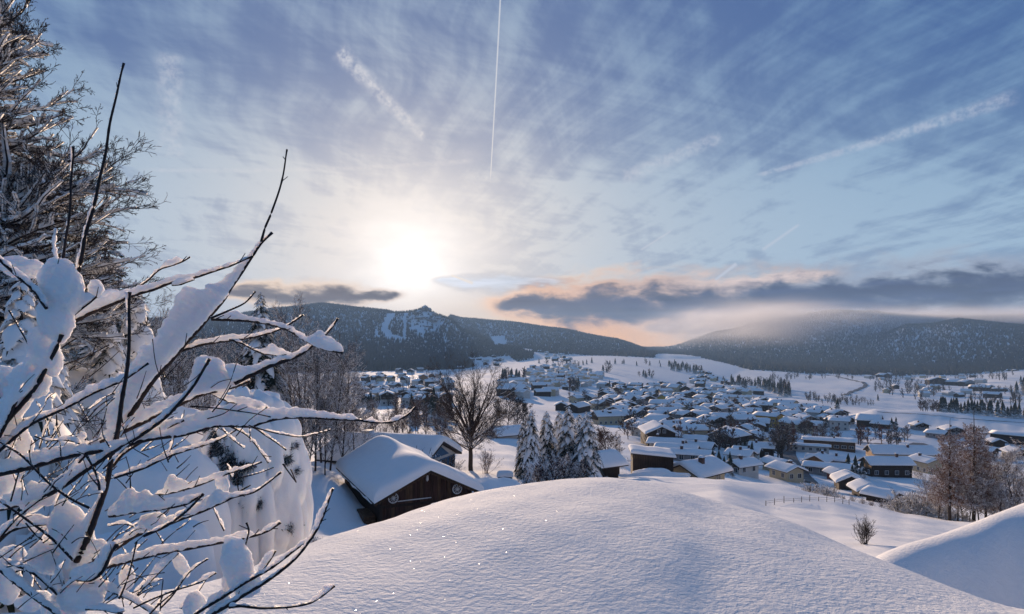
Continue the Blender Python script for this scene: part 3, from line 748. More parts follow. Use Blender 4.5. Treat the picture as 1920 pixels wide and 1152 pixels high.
def tree_meshes(name, S, bark, twig, snow_h, thick=0.05, sides=5, rs=None, wmin=0.012, keep=0.8, lmin_snow=0):
    """trunk / crown / snow meshes of a grown tree"""
    A, B, R0, R1, L = S.arr(); rs = rs or np.random.RandomState(3)
    out = {}
    big = L == 0
    V, Fq = tubes(A[big], B[big], R0[big], R1[big], 7); out['trunk'] = mesh_np(name + '_trunk', V, [Fq], bark, smooth=True)
    mid = (~big) & (R0 > thick); sm = (~big) & ~mid
    Vs, Fs, off = [], [], 0
    for k, n in ((mid, sides), (sm, 3)):
        if k.any():
            V, Fq = tubes(A[k], B[k], R0[k], R1[k], n); Vs.append(V); Fs.append(Fq + off); off += len(V)
    out['crown'] = mesh_np(name + '_crown', np.concatenate(Vs), [np.concatenate(Fs)], twig, smooth=False)
    if snow_h > 0:
        k = L >= lmin_snow
        sh = np.clip(R0[k] / 0.03, 0.25, 1.0)
        V, Fq = snow_on(A[k], B[k], R0[k], R1[k], snow_h * sh, 1.2, wmin, rs, 0.25, keep)
        out['snow_cover'] = mesh_np(name + '_snow_cover', V, [Fq], M['snow'], smooth=True)
    return out

def place_tree(name, meshes, loc, label, cat, group=None, rz=0.0, sc=1.0):
    t = empty(name, loc, rz); t.scale = (sc, sc, sc) if isinstance(sc, (int, float)) else sc
    tag(t, label, cat, group)
    for k, me in meshes.items():
        o = mobj(k, me, t)
        if k == 'snow_cover': o['kind'] = 'stuff'
    return t

# ------------------------------------------------------------------ conifers
def spruce_meshes(name, H, Rb, seed, nb=120, snow=1.0, needle=None, droop=1.0, pad=.93, full=.8):
    rs = np.random.RandomState(seed); rnd = random.Random(seed)
    mb = MB(); mb.tube([(0, 0, -0.6), (0, 0, H * 0.5), (0, 0, H * 0.985)], [H * 0.018, H * 0.011, 0.012], 6)
    trunk = mb.mesh(name + '_trunk', M['bark'])
    NV, NT, SV, SQ = [], [], [], []
    no = so = 0
    for i in range(nb):
        t = 0.03 + 0.955 * (i / nb) ** 0.92 + rs.uniform(-.012, .012)
        az = i * 2.39996 + rs.uniform(-.35, .35)
        l = Rb * ((1 - t) ** full * rs.uniform(0.70, 1.12) + 0.035)
        ca, sa = math.cos(az), math.sin(az)
        n = 6
        s = np.linspace(0, 1, n + 1)
        dr = droop * rs.uniform(0.75, 1.25) * (1.0 - 0.35 * t)
        out = l * s * (1 - 0.10 * s)
        zz = t * H + l * (0.10 * s - 0.80 * dr * s ** 1.7)
        ax = np.stack([ca * out, sa * out, zz], 1)
        side = np.array([-sa, ca, 0.0])
        w = l * 0.27 * np.sin(np.pi * np.clip(s * 0.82 + 0.16, 0, 1)) * rs.uniform(0.8, 1.2)
        # needles: twigs to both sides, hanging a little, plus a drooping fringe
        tv = []
        for k in range(1, n + 1):
            for sg in (-1, 1):
                for rep in range(2):
                    o = ax[k] * (1 - rep * 0.5) + ax[k - 1] * rep * 0.5
                    fw = (ax[k] - ax[k - 1]); fw = fw / (np.linalg.norm(fw) + 1e-9)
                    tip = o + side * sg * w[k] * rs.uniform(0.8, 1.55) + fw * w[k] * rs.uniform(.3, .9) + np.array([0, 0, -w[k] * rs.uniform(0.2, 0.75)])
                    hw = fw * max(w[k] * 0.34, 0.02)
                    mid = (o + tip) / 2 + np.array([0, 0, 0.04 * w[k]])
                    tv += [o - hw, mid + hw * .9, tip, o - hw * .2, mid - hw, tip]
        tip = ax[-1]; 
        tv += [ax[n - 1] - side * w[n - 1] * .4, ax[n - 1] + side * w[n - 1] * .4, tip + (ax[n] - ax[n - 1]) * .5]
        tv = np.array(tv); NV.append(tv); NT.append(np.arange(len(tv)).reshape(-1, 3) + no); no += len(tv)
        # snow pad on top
        if snow > 0 and rs.uniform() < pad:
            m = 7; e = rs.uniform(0.80, 1.03); s0 = rs.uniform(0.10, 0.3)
            ss = np.linspace(s0, e, m)
            A = np.stack([np.interp(ss, s, ax[:, q]) for q in range(3)], 1)
            ww = np.interp(ss, s, w) * rs.uniform(0.75, 1.25, m) * 0.95 * snow
            ww[0] *= 0.35; ww[-1] *= 0.25
            hh = (0.35 + 0.5 * rs.uniform(0, 1, m)) * ww * 0.9 + 0.012; hh[-1] *= 0.4
            rows = []
            for k in range(m):
                u = np.array([0, 0, 1.0])
                for (fx, fz) in ((-1, -0.45), (-0.8, 0.42), (0, 1.0), (0.8, 0.42), (1, -0.45)):
                    rows.append(A[k] + side * ww[k] * fx + u * (hh[k] * fz - (0.10 * ww[k] if abs(fx) == 1 else 0)) + rs.normal(0, 0.05, 3) * ww[k])
            rows = np.array(rows); SV.append(rows)
            ii = np.arange(m * 5).reshape(m, 5)
            q = np.stack([ii[:-1, :-1], ii[:-1, 1:], ii[1:, 1:], ii[1:, :-1]], -1).reshape(-1, 4)
            q2 = np.stack([ii[:-1, 4], ii[:-1, 0], ii[1:, 0], ii[1:, 4]], -1)
            ends = np.array([[ii[0, 0], ii[0, 4], ii[0, 3], ii[0, 1]], [ii[-1, 1], ii[-1, 3], ii[-1, 4], ii[-1, 0]]])
            SQ.append(np.concatenate([q, q2, ends]) + so); so += m * 5
    out = {'trunk': trunk, 'crown': mesh_np(name + '_crown', np.concatenate(NV), [np.concatenate(NT)], needle or M['needles'])}
    if SV: out['snow_cover'] = mesh_np(name + '_snow_cover', np.concatenate(SV), [np.concatenate(SQ)], M['snow'], smooth=True)
    return out

# ------------------------------------------------------------------ houses
_hm = {}
def cached(key, fn):
    if key not in _hm: _hm[key] = fn()
    return _hm[key]

def gable_wall(w, l, h, rise, m, depth=3.0):
    mb = MB(); x, y = w / 2, l / 2
    v = [(-x, -y, -depth), (x, -y, -depth), (x, -y, h), (0, -y, h + rise), (-x, -y, h)]
    v += [(a, y, c) for a, b, c in v]
    mb.add(v, [(0, 1, 2, 3, 4), (9, 8, 7, 6, 5), (0, 5, 6, 1), (1, 6, 7, 2), (4, 9, 5, 0), (2, 7, 8, 3), (3, 8, 9, 4)])
    return mb.mesh('wall', m)

def gable_roof(w, l, h, rise, ov, ovy, th, m):
    mb = MB(); s = rise / (w / 2); x = w / 2 + ov; y = l / 2 + ovy
    ze = h - s * ov; zr = h + rise
    for sg in (-1, 1):
        a = [(sg * x, -y, ze + .02), (0, -y, zr + .02), (0, y, zr + .02), (sg * x, y, ze + .02)]
        b = [(p, q, r + th) for p, q, r in a]
        mb.add(a + b, [(0, 1, 2, 3), (7, 6, 5, 4), (0, 4, 5, 1), (1, 5, 6, 2), (2, 6, 7, 3), (3, 7, 4, 0)])
    return mb.mesh('roof', m)

def roof_snow(w, l, h, rise, ov, ovy, th, t, seed=0, nx=12, ny=8, wob=0.12):
    """a thick rounded blanket over both roof slopes"""
    rs = np.random.RandomState(seed)
    s = rise / (w / 2); x = w / 2 + ov + 0.06; y = l / 2 + ovy + 0.06; zr = h + rise + th + 0.03
    us = np.sin(np.linspace(-1, 1, nx + 1) * math.pi / 2); vs = np.sin(np.linspace(-1, 1, ny + 1) * math.pi / 2)
    ph = rs.uniform(0, 6.28, 6)
    top, bot = [], []
    for v in vs:
        for u in us:
            X, Y = u * x, v * y
            zb = zr - s * math.sqrt(X * X) ; zs = zr - s * math.sqrt(X * X + (0.35 * t + .12) ** 2) + s * .2 * t
            ed = min((1 - abs(u)) * x, (1 - abs(v)) * y) / (0.65 * t)
            e = math.sqrt(max(0.0, 1 - (1 - min(1, ed)) ** 2))
            k = 1 + wob * (math.sin(X * .9 + Y * .5 + ph[0]) + math.sin(Y * .8 - X * .4 + ph[1]) + .6 * math.sin(X * 2.1 + ph[2]) * math.sin(Y * 1.7 + ph[3]))
            top.append((X * (1 + 0.0), Y, zs + t * (0.30 + 0.70 * e) * k))
            bot.append((X * .985, Y * .985, zb))
    n, m = ny + 1, nx + 1
    i = np.arange(n * m).reshape(n, m); N = n * m
    q = np.stack([i[:-1, :-1], i[:-1, 1:], i[1:, 1:], i[1:, :-1]], -1).reshape(-1, 4)
    rim = np.concatenate([i[0, :], i[1:, -1], i[-1, -2::-1], i[-2:0:-1, 0]])
    rn = np.roll(rim, -1)
    sk = np.stack([rim + N, rn + N, rn, rim], -1)
    return mesh_np('roof_snow', np.array(top + bot), [q, sk], M['snow'], smooth=True)

def win_meshes(w, h, frame, glass):
    def mk():
        f = MB(); t = 0.09
        f.box(-w/2 - t, w/2 + t, -0.06, 0.02, -t, 0); f.box(-w/2 - t, w/2 + t, -0.06, 0.02, h, h + t)
        f.box(-w/2 - t, -w/2, -0.05, 0.02, 0, h); f.box(w/2, w/2 + t, -0.05, 0.02, 0, h); f.box(-0.03, 0.03, -0.045, 0.0, 0, h)
        p = MB(); p.box(-w/2, w/2, -0.025, 0.0, 0, h)
        return f.mesh('window', frame), p.mesh('pane', glass)
    return cached(('win', round(w, 2), round(h, 2), frame.name, glass.name), mk)

def put_window(par, x, y, z, w, h, face, frame=None, glass=None, label=None):
    """face: outward direction as rotation about z (0: towards -y)"""
    fm, pm = win_meshes(w, h, frame or M['white_paint'], glass or M['glass'])
    o = mobj('window', fm, par, (x, y, z), face); mobj('pane', pm, o)
    return o

def house(px, py, wpx, l, h, label, yaw=0.0, pitch=24, wall='plaster_white', gable='wood_dark', snow=0.45, Y=None, group=None,
          windows=None, chimney=True, ov=0.9, name='house', y0=60.0, loc=None, balcony=False, seed=None, q=0.25, winw=1.0, winh=1.15, base=0.0, cat='house', long_px=False, dormer=False):
    """a gabled house; the middle of its foot is what the photograph shows at px, py"""
    if loc is None:
        if Y is None: x, Y, z = at(px, py, y0)
        else: x = (px - 960) / F * Y; z = gz(x, Y)
    else: x, Y, z = loc
    z += base
    w = max(3.0, wpx * Y / F) if not long_px else None
    if long_px: l = max(3.0, wpx * Y / F); w = long_px
    rq = lambda a: max(q, round(a / q) * q)
    w, l, h = rq(w), rq(l), rq(h)
    rise = round(w / 2 * math.tan(R(pitch)), 2)
    rnd = random.Random(seed if seed is not None else int(px * 7 + py * 131))
    t = empty(name, (x, Y, z), yaw + math.atan2(-x, Y))
    tag(t, label, cat, group)
    mobj('wall', cached(('wall', w, l, h, rise, wall), lambda: gable_wall(w, l, h, rise, M[wall])), t)
    if gable:
        def mk():
            mb = MB(); x2 = w / 2 - 0.02
            yy = -0.03; y2 = 0.05; zl = h * 0.62
            a = [(-x2, yy, zl), (x2, yy, zl), (x2, yy, h - .02), (0, yy, h + rise - .03), (-x2, yy, h - .02)]
            b = [(p, y2, r) for p, _, r in a]
            mb.add(a + b, [(0, 1, 2, 3, 4), (0, 5, 6, 1), (1, 6, 7, 2), (4, 9, 5, 0)])
            return mb.mesh('gable_boarding', M[gable])
        gm = cached(('gab', w, h, rise, gable), mk)
        mobj('gable_boarding', gm, t, (0, -l / 2, 0)); mobj('gable_boarding', gm, t, (0, l / 2, 0), math.pi)
    mobj('roof', cached(('roof', w, l, h, rise, ov), lambda: gable_roof(w, l, h, rise, ov, ov, 0.16, M['roof_dark'])), t)
    sk = rnd.randint(0, 2)
    mobj('roof_snow', cached(('rs', w, l, h, rise, ov, snow, sk), lambda: roof_snow(w, l, h, rise, ov, ov, 0.16, snow, sk, 10 if Y < 300 else 6, 8 if Y < 300 else 4)), t)
    if chimney:
        cx = rnd.choice((-1, 1)) * w * rnd.uniform(.05, .22); cy = l * rnd.uniform(-.3, .3)
        zt = h + rise - abs(cx) * rise / (w / 2)
        c = mobj('chimney', cached('chim', lambda: (lambda b: (b.box(-.35, .35, -.35, .35, -.6, 1.35), b.box(-.42, .42, -.42, .42, 1.35, 1.45), b.mesh('chimney', M['brick']))[2])(MB())), t, (cx, cy, zt))
        mobj('chimney_snow', cached('chims', lambda: (lambda b: (b.add([(-.42, -.42, 1.45), (.42, -.42, 1.45), (.42, .42, 1.45), (-.42, .42, 1.45), (-.22, -.22, 1.72), (.22, -.22, 1.72), (.22, .22, 1.72), (-.22, .22, 1.72)], [(4, 5, 6, 7), (0, 1, 5, 4), (1, 2, 6, 5), (2, 3, 7, 6), (3, 0, 4, 7)]), b.mesh('chimney_snow', M['snow'], True))[1])(MB())), c)
    if dormer:
        for sg in (-1, 1):
            d = mobj('dormer', cached('dorm', lambda: (lambda b: (b.box(-.9, .9, -.8, .8, -1.2, 1.0), b.mesh('dormer', M['wood_dark']))[1])(MB())), t, (sg * w * .27, 0, h + rise * .5))
            mobj('dormer_snow', cached('dorms', lambda: roof_snow(1.8, 1.6, 1.0, .25, .2, .2, .05, .4, 1, 8, 6)), d)
    if windows is None: windows = Y < 430
    if windows:
        # only the walls turned towards the viewer
        tr = yaw
        nf = [((0, -1), 0.0, w, l / 2), ((0, 1), math.pi, w, l / 2), ((-1, 0), -math.pi / 2, l, w / 2), ((1, 0), math.pi / 2, l, w / 2)]
        for (nx_, ny_), ang, span, off in nf:
            fy = nx_ * math.sin(tr) + ny_ * math.cos(tr)
            if fy > -0.3: continue
            n = max(2, int(span / 2.7)); fl = max(1, int(h / 2.6))
            rows = [k * 2.6 + 1.0 for k in range(fl)]
            rows = [r for r in rows if r + winh < h - .1] or [max(.4, h - winh - .5)]
            for r_ in rows:
                for k in range(n):
                    u = -span / 2 + span * (k + 0.5) / n
                    X = nx_ * (off + .035) + (u if nx_ == 0 else 0); Yl = ny_ * (off + .035) + (u if ny_ == 0 else 0)
                    put_window(t, X, Yl, r_, winw, winh, ang)
            if ny_ != 0 and rise > 1.2 and w > 6:
                for u in ((-.9, .9) if w > 8 else (0,)):
                    put_window(t, u, ny_ * (off + .035), h + .15, winw * .85, min(winh, rise * .55), ang)
            if balcony and ny_ < 0:
                b = MB(); yy = -(l / 2)
                b.box(-w / 2 + .3, w / 2 - .3, yy - 1.1, yy - .04, h * .62 - .12, h * .62)
                for k in range(int((w - .6) / .5)):
                    b.box(-w / 2 + .32 + k * .5, -w / 2 + .72 + k * .5, yy - 1.1, yy - 1.04, h * .62, h * .62 + .85)
                b.box(-w / 2 + .3, w / 2 - .3, yy - 1.14, yy - 1.0, h * .62 + .85, h * .62 + .97)
                b.obj('balcony', M['wood_brown'], t)
    return t
# ------------------------------------------------------------------ roads and field paths
def drape(name, pts, width, mat, label, lift=0.10, y0=90.0, step=3.0, world=None):
    W3 = world or [at(px, py, y0) for px, py in pts]
    W2 = [(a, b) for a, b, _ in W3]
    d = np.concatenate([[0], np.cumsum([math.dist(W2[i], W2[i + 1]) for i in range(len(W2) - 1)])])
    s = np.arange(0, d[-1], step)
    xs = pchip(d, [a for a, _ in W2], s); ys = pchip(d, [b for _, b in W2], s)
    tx, ty = np.gradient(xs), np.gradient(ys); n = np.hypot(tx, ty); nx_, ny_ = -ty / n, tx / n
    rows = []
    for k in (-1, -.5, 0, .5, 1):
        X = xs + nx_ * width / 2 * k; Y = ys + ny_ * width / 2 * k
        rows.append(np.stack([X, Y, ground(X, Y) + lift - abs(k) ** 4 * 0.3 * lift], -1))
    V = np.stack(rows, 1); m, k = V.shape[:2]
    i = np.arange(m * k).reshape(m, k)
    q = np.stack([i[:-1, :-1], i[1:, :-1], i[1:, 1:], i[:-1, 1:]], -1).reshape(-1, 4)
    o = mobj(name, mesh_np(name, V.reshape(-1, 3), [q], mat, smooth=True))
    tag(o, label, kind='structure'); return o
drape('road', [(1512, 905), (1497, 888), (1483, 868), (1477, 852), (1480, 838), (1470, 822), (1450, 815), (1425, 812)], 6.0, M['road'], 'dark cleared village street curving up between the houses', 0.25)
drape('road', [(1640, 832), (1665, 835), (1690, 838), (1725, 832), (1742, 842)], 5.5, M['road'], 'dark cleared street beside the graveyard', 0.25)
drape('path', [(1585, 742), (1605, 733), (1621, 726), (1622, 721), (1608, 716), (1575, 708), (1550, 704)], 7.0, M['road'], 'grey farm track winding over the far white field', 0.5, 700)
drape('path', [(1645, 774), (1700, 776), (1760, 780), (1840, 788), (1930, 793)], 1.6, M['road'], 'faint ploughed footpath along the top of the large white field', 0.2, 330)

M['packed'] = mat_plain('packed_street_snow', (0.42, 0.43, 0.46), .85, .25, .4)
drape('street', [(1214, 862), (1236, 838), (1278, 812), (1335, 800), (1372, 806), (1410, 818), (1450, 815)], 5.0, M['packed'], 'ploughed grey-white lane through the lower village', .25)
drape('street', [(1372, 806), (1362, 785), (1330, 765), (1296, 750), (1290, 735), (1318, 718), (1326, 705), (1316, 692), (1300, 682)], 6.0, M['packed'], 'ploughed main street climbing past the town hall towards the pass', .3)
drape('street', [(1130, 792), (1165, 776), (1215, 768), (1262, 768), (1330, 765)], 4.5, M['packed'], 'ploughed cross lane through the upper village', .25)
drape('street', [(1425, 812), (1480, 812), (1540, 818), (1600, 830), (1640, 832)], 6.0, M['packed'], 'ploughed square and street before the flat-roofed shop', .25)
# ------------------------------------------------------------------ dark barn with the wagon wheels
def build_barn():
    Yf = 38.0
    c = Vector((-4.86, Yf, 0)); zt = -7.36
    ang = math.atan2(0.42, 0.907)
    t = empty('barn', (c.x, c.y, 0), ang)
    tag(t, 'dark plank barn under thick snow with two wagon wheels on its gable', 'barn')
    w, L = 5.35, 10.2; ov = 0.48; half = w / 2 + ov; rise_t = 1.52; s = rise_t / half
    # local frame: front gable at y=0 facing -y, ridge towards +y
    zr = zt; ze = zr - s * w / 2; zb = -11.6
    mb = MB(); x = w / 2
    v = [(-x, .06, zb), (x, .06, zb), (x, .06, ze), (0, .06, zr - .02), (-x, .06, ze)]; v += [(a, L, cc) for a, b, cc in v]
    mb.add(v, [(0, 1, 2, 3, 4), (9, 8, 7, 6, 5), (0, 5, 6, 1), (1, 6, 7, 2), (4, 9, 5, 0), (2, 7, 8, 3), (3, 8, 9, 4)])
    mb.obj('wall', M['wood_dark'], t)
    # front planks, each proud of the frame and a little uneven
    rnd = random.Random(4); n = 26
    for k in range(n):
        x0 = -x + w * k / n + .006; x1 = -x + w * (k + 1) / n - .006
        zt0 = zr - .06 - s * abs(x0); zt1 = zr - .06 - s * abs(x1); d = rnd.uniform(.0, .02)
        b = MB(); b.add([(x0, -.03 - d, zb), (x1, -.03 - d, zb), (x1, -.03 - d, zt1), (x0, -.03 - d, zt0), (x0, .05, zb), (x1, .05, zb), (x1, .05, zt1), (x0, .05, zt0)],
                        [(0, 1, 2, 3), (1, 5, 6, 2), (4, 0, 3, 7), (3, 2, 6, 7)])
        b.obj('plank', M['wood_barn'] if rnd.random() < .8 else M['wood_brown'], t)
    # corner posts, long beam, bargeboards with scalloped edge, rafters
    b = MB(); b.box(-x - .05, -x + .1, -.10, .1, zb, ze - .05); b.obj('corner_post', M['wood_dark'], t)
    b = MB(); b.box(x - .1, x + .05, -.10, .1, zb, ze - .05); b.obj('corner_post', M['wood_dark'], t)
    b = MB(); b.box(-x, x, -.085, -.055, ze - .60, ze - .45); b.obj('beam', M['wood_dark'], t)
    yf = -0.72
    for sg in (-1, 1):
        b = MB()
        for k in range(16):
            f0, f1 = k / 16, (k + 1) / 16
            a0, a1 = sg * half * f0, sg * half * f1; z0 = zr - s * half * f0 + .12; z1 = zr - s * half * f1 + .12
            am = (a0 + a1) / 2; zm = (z0 + z1) / 2
            q = [(a0, yf, z0), (a0, yf, z0 - .15), (am, yf, zm - .22), (a1, yf, z1 - .15), (a1, yf, z1)]
            b.add(q + [(p, yf + .05, r) for p, _, r in q], [(0, 1, 2, 3, 4), (9, 8, 7, 6, 5), (1, 6, 7, 2), (2, 7, 8, 3), (0, 4, 9, 5)])
        b.obj('bargeboard', M['wood_brown'], t)
    b = MB()
    for sg in (-1, 1):
        a = [(sg * half, yf, zr - s * half), (0, yf, zr), (0, L + .6, zr), (sg * half, L + .6, zr - s * half)]
        b.add(a + [(p, q, r + .12) for p, q, r in a], [(0, 1, 2, 3), (7, 6, 5, 4), (0, 4, 5, 1), (1, 5, 6, 2), (2, 6, 7, 3), (3, 7, 4, 0)])
    b.obj('roof', M['roof_dark'], t)
    for k in range(12):
        yy = .3 + k * .86
        b = MB(); b.box(-half + .02, -half + .7, yy, yy + .11, zr - s * half - .06 + 0, zr - s * half + .06); b.obj('rafter', M['wood_brown'], t)
    # snow blanket on the roof: soft ridge that leans to the far left end, drooping eaves
    nx_, ny_ = 36, 30
    top = []; bot = []
    hx = half + .05
    for j in range(ny_ + 1):
        v_ = -1 + 2 * j / ny_; vv = math.sin(v_ * math.pi / 2)
        yl = yf - .05 + (L + .7 - yf) * (vv + 1) / 2
        for i in range(nx_ + 1):
            u = math.sin((-1 + 2 * i / nx_) * math.pi / 2); X = u * hx
            ed = min((1 - abs(u)) * hx, (1 - abs(vv)) * (L + 1.3) / 2) / .42
            e = math.sqrt(max(0, 1 - (1 - min(1, ed)) ** 2))
            tk = .46 + .10 * math.sin(yl * .55 + 1.0) + .05 * math.sin(X * 1.7 + yl * .9) + .22 * math.exp(-((X - .1) / 1.2) ** 2) * math.exp(-((yl - L + 1.5) / 2.6) ** 2)
            zz = zr + .12 - s * math.sqrt(X * X + .10) + .08
            wv = .04 * math.sin(yl * 3.1 + X) + .03 * math.sin(yl * 7.3)
            top.append((X * (1 + .01 * math.sin(yl * 5)), yl, zz + tk * (.22 + .78 * e) + wv * (1 - e)))
            bot.append((X * .99, yl, zr + .13 - s * abs(X)))
    i = np.arange((nx_ + 1) * (ny_ + 1)).reshape(ny_ + 1, nx_ + 1); N = i.size
    q = np.stack([i[:-1, :-1], i[:-1, 1:], i[1:, 1:], i[1:, :-1]], -1).reshape(-1, 4)
    rim = np.concatenate([i[0, :], i[1:, -1], i[-1, -2::-1], i[-2:0:-1, 0]]); rn = np.roll(rim, -1)
    mobj('roof_snow', mesh_np('roof_snow', np.array(top + bot), [q, np.stack([rim + N, rn + N, rn, rim], -1)], M['snow'], smooth=True), t)
    # gutter lump of icy snow under the left eave
    b = MB(); b.tube([(-half + .05, 0.2 + k * 1.0, zr - s * half - .05 + .05 * math.sin(k * 2.2)) for k in range(11)], [.07 + .03 * math.sin(k * 1.7) for k in range(11)], 6)
    b.obj('eave_ice', M['snow'], t, True)
    # hanging lamp at the gable top
    b = MB(); b.tube([(0, -.12, zr - .22), (0, -.12, zr - .30), (0, -.12, zr - .52), (0, -.12, zr - .60)], [.03, .07, .08, .02], 8); b.obj('lamp', M['white_paint'], t)
    # woodpile at the left wall
    for k in range(5):
        b = MB(); b.box(-x - .75, -x - .12, .5 + k * .02, 2.6, -10.75 + k * .2, -10.58 + k * .2); b.obj('stacked_board', M['wood_brown'], t)
    return t, ang, zr
barn, BA, BZR = build_barn()

def barn_point(x, y, z):
    return (barn.location.x + x * math.cos(BA) - y * math.sin(BA), barn.location.y + x * math.sin(BA) + y * math.cos(BA), z)

def wagon_wheel(lx, lz, rad, label):
    t = empty('wagon_wheel', barn_point(lx, -.13, lz), BA); tag(t, label, 'wheel', 'old wagon wheels hung on the barn gable')
    def ring(r, th, n=20):
        b = MB(); b.tube([(r * math.cos(6.2832 * k / n), 0, r * math.sin(6.2832 * k / n)) for k in range(n + 1)], th, 6, cap=False); return b
    ring(rad, .032).obj('rim', M['white_paint'], t)
    b = MB(); b.tube([(0, -.08, 0), (0, .06, 0)], .065, 8); b.obj('hub', M['white_paint'], t)
    for k in range(10):
        a = 6.2832 * k / 10 + .2
        b = MB(); b.tube([(.05 * math.cos(a), 0, .05 * math.sin(a)), (rad * math.cos(a), 0, rad * math.sin(a))], [.022, .015], 5); b.obj('spoke', M['white_paint'], t)
wagon_wheel(-1.97, -8.72, .27, 'lower left wagon wheel on the barn gable, with a white pole beside it')
wagon_wheel(1.80, -8.56, .27, 'upper right wagon wheel on the barn gable near the right eave')
b = MB(); b.tube([(0, 0, 0), (1.0, 0, .02), (1.95, 0, .03)], [.025, .03, .025], 6)
o = b.obj('white_pole', M['white_paint'], None, loc=barn_point(-1.72, -.13, -8.93)); o.rotation_euler = (0, 0, BA)
tag(o, 'thin white wooden pole hung level on the barn gable beside the left wheel', 'pole')

# snow heaps around the barn
def mound(name, px, py, Y, rx, ry, h, label, cat, seed=0, mat='snow', group=None, z=None, n=(26, 18), rough=.12, kind=None, pw=2.0, prof=0.5, sink=0.3):
    """a rounded heap: superellipse dome with slow lumps"""
    X = (px - 960) / F * Y
    if z is None: z = (HY - py) / F * Y
    nu, nv = n; V = []
    for j in range(nv + 1):
        f = j / nv
        for i in range(nu):
            a = 6.2832 * i / nu
            r = math.sin(f * math.pi / 2); zz = math.cos(f * math.pi / 2)
            zz = zz ** prof if zz > 0 else 0
            q = Vector((math.cos(a) * r, math.sin(a) * r, zz))
            k = 1 + rough * (mnoise.noise(q * 1.6 + Vector((seed * 7.1, seed, 0))) * 1.6 + mnoise.noise(q * 4.0 + Vector((seed, 3, 1))) * .6)
            V.append((q.x * rx * k, q.y * ry * k, q.z * h * k - sink * f))
    i = np.arange((nv + 1) * nu).reshape(nv + 1, nu)
    q = np.stack([i[:-1], np.roll(i, -1, 1)[:-1], np.roll(i, -1, 1)[1:], i[1:]], -1).reshape(-1, 4)[:, ::-1]
    o = mobj(name, mesh_np(name, np.array(V), [q], M[mat], smooth=True), None, (X, Y, z))
    tag(o, label, cat, group, kind)
    return o
mound('snow_heap', 925, 935, 44, 2.6, 3.0, 1.2, 'long low snow heap against the right side of the barn', 'snow heap', 3)
mound('snow_heap', 818, 953, 30, .5, .5, .30, 'small round snow heap in front of the barn planks', 'snow heap', 4)

# ------------------------------------------------------------------ house with the blue glazing behind the barn
def build_blue_house():
    t = empty('house', (-11.2, 61.5, 0), R(70)); tag(t, 'low white house with blue glazed gable and long snowy roof behind the barn', 'house')
    # local: ridge along y; the gable at -y faces right of the viewer
    zb = gz(-6, 62); w, L = 6.6, 10.0; h = -10.5; rise = 1.35
    mb = MB(); x, y = w / 2, L / 2
    v = [(-x, -y, zb - 2), (x, -y, zb - 2), (x, -y, h), (0, -y, h + rise), (-x, -y, h)]; v += [(a, y, c) for a, b, c in v]
    mb.add(v, [(0, 1, 2, 3, 4), (9, 8, 7, 6, 5), (0, 5, 6, 1), (1, 6, 7, 2), (4, 9, 5, 0), (2, 7, 8, 3), (3, 8, 9, 4)])
    mb.obj('wall', M['plaster_white'], t)
    mobj('roof', gable_roof(w, L, h, rise, .6, .45, .16, M['roof_dark']), t)
    mobj('roof_snow', roof_snow(w, L, h, rise, .6, .45, .16, .6, 2, 16, 14), t)
    for k in range(4):
        u = -2.4 + k * 1.6
        put_window(t, u, -y - .03, h - 2.3, 1.25, 2.1, 0, M['blue_paint'])
    for k in range(3):
        put_window(t, x + .03, -3.6 + k * 1.9, h - 2.2, 1.4, 1.9, math.pi / 2, M['blue_paint'])
        put_window(t, -x - .03, -3.6 + k * 1.9, h - 2.2, 1.4, 1.9, -math.pi / 2, M['blue_paint'])
    b = MB(); a = [(-2.4, -y - .05, h + .15), (1.9, -y - .05, h + .15), (0, -y - .05, h + 1.15)]
    b.add(a + [(p, -y + .02, r) for p, _, r in a], [(0, 1, 2), (0, 3, 4, 1), (1, 4, 5, 2), (2, 5, 3, 0)]); b.obj('gable_window', M['blue_paint'], t)
    b = MB(); b.box(-.5, .5, 2.0, 2.8, h + rise - .3, h + rise + .85); c = b.obj('chimney', M['white_paint'], t)
build_blue_house()

# ------------------------------------------------------------------ houses just beyond the hill
house(950, 866, 34, 6, 1.3, 'low cottage with dark gable half hidden left of the tall snowy spruces', R(-58), 32, gable='wood_dark', Y=128, y0=60, snow=.4, windows=False, chimney=False, ov=.5, base=-.7)
house(1122, 885, 34, 4, 2.0, 'dark low house with steep snowy roof just right of the tall spruces', R(-50), 30, 'wood_dark', 'wood_dark', Y=84, snow=.45, windows=False, chimney=False)
house(1306, 893, 64, 7.5, 2.8, 'pale half-timbered house with wide snowy roof beside the dark carport', R(-32), 24, 'plaster_cream', None, Y=103, snow=.5, base=-.4)

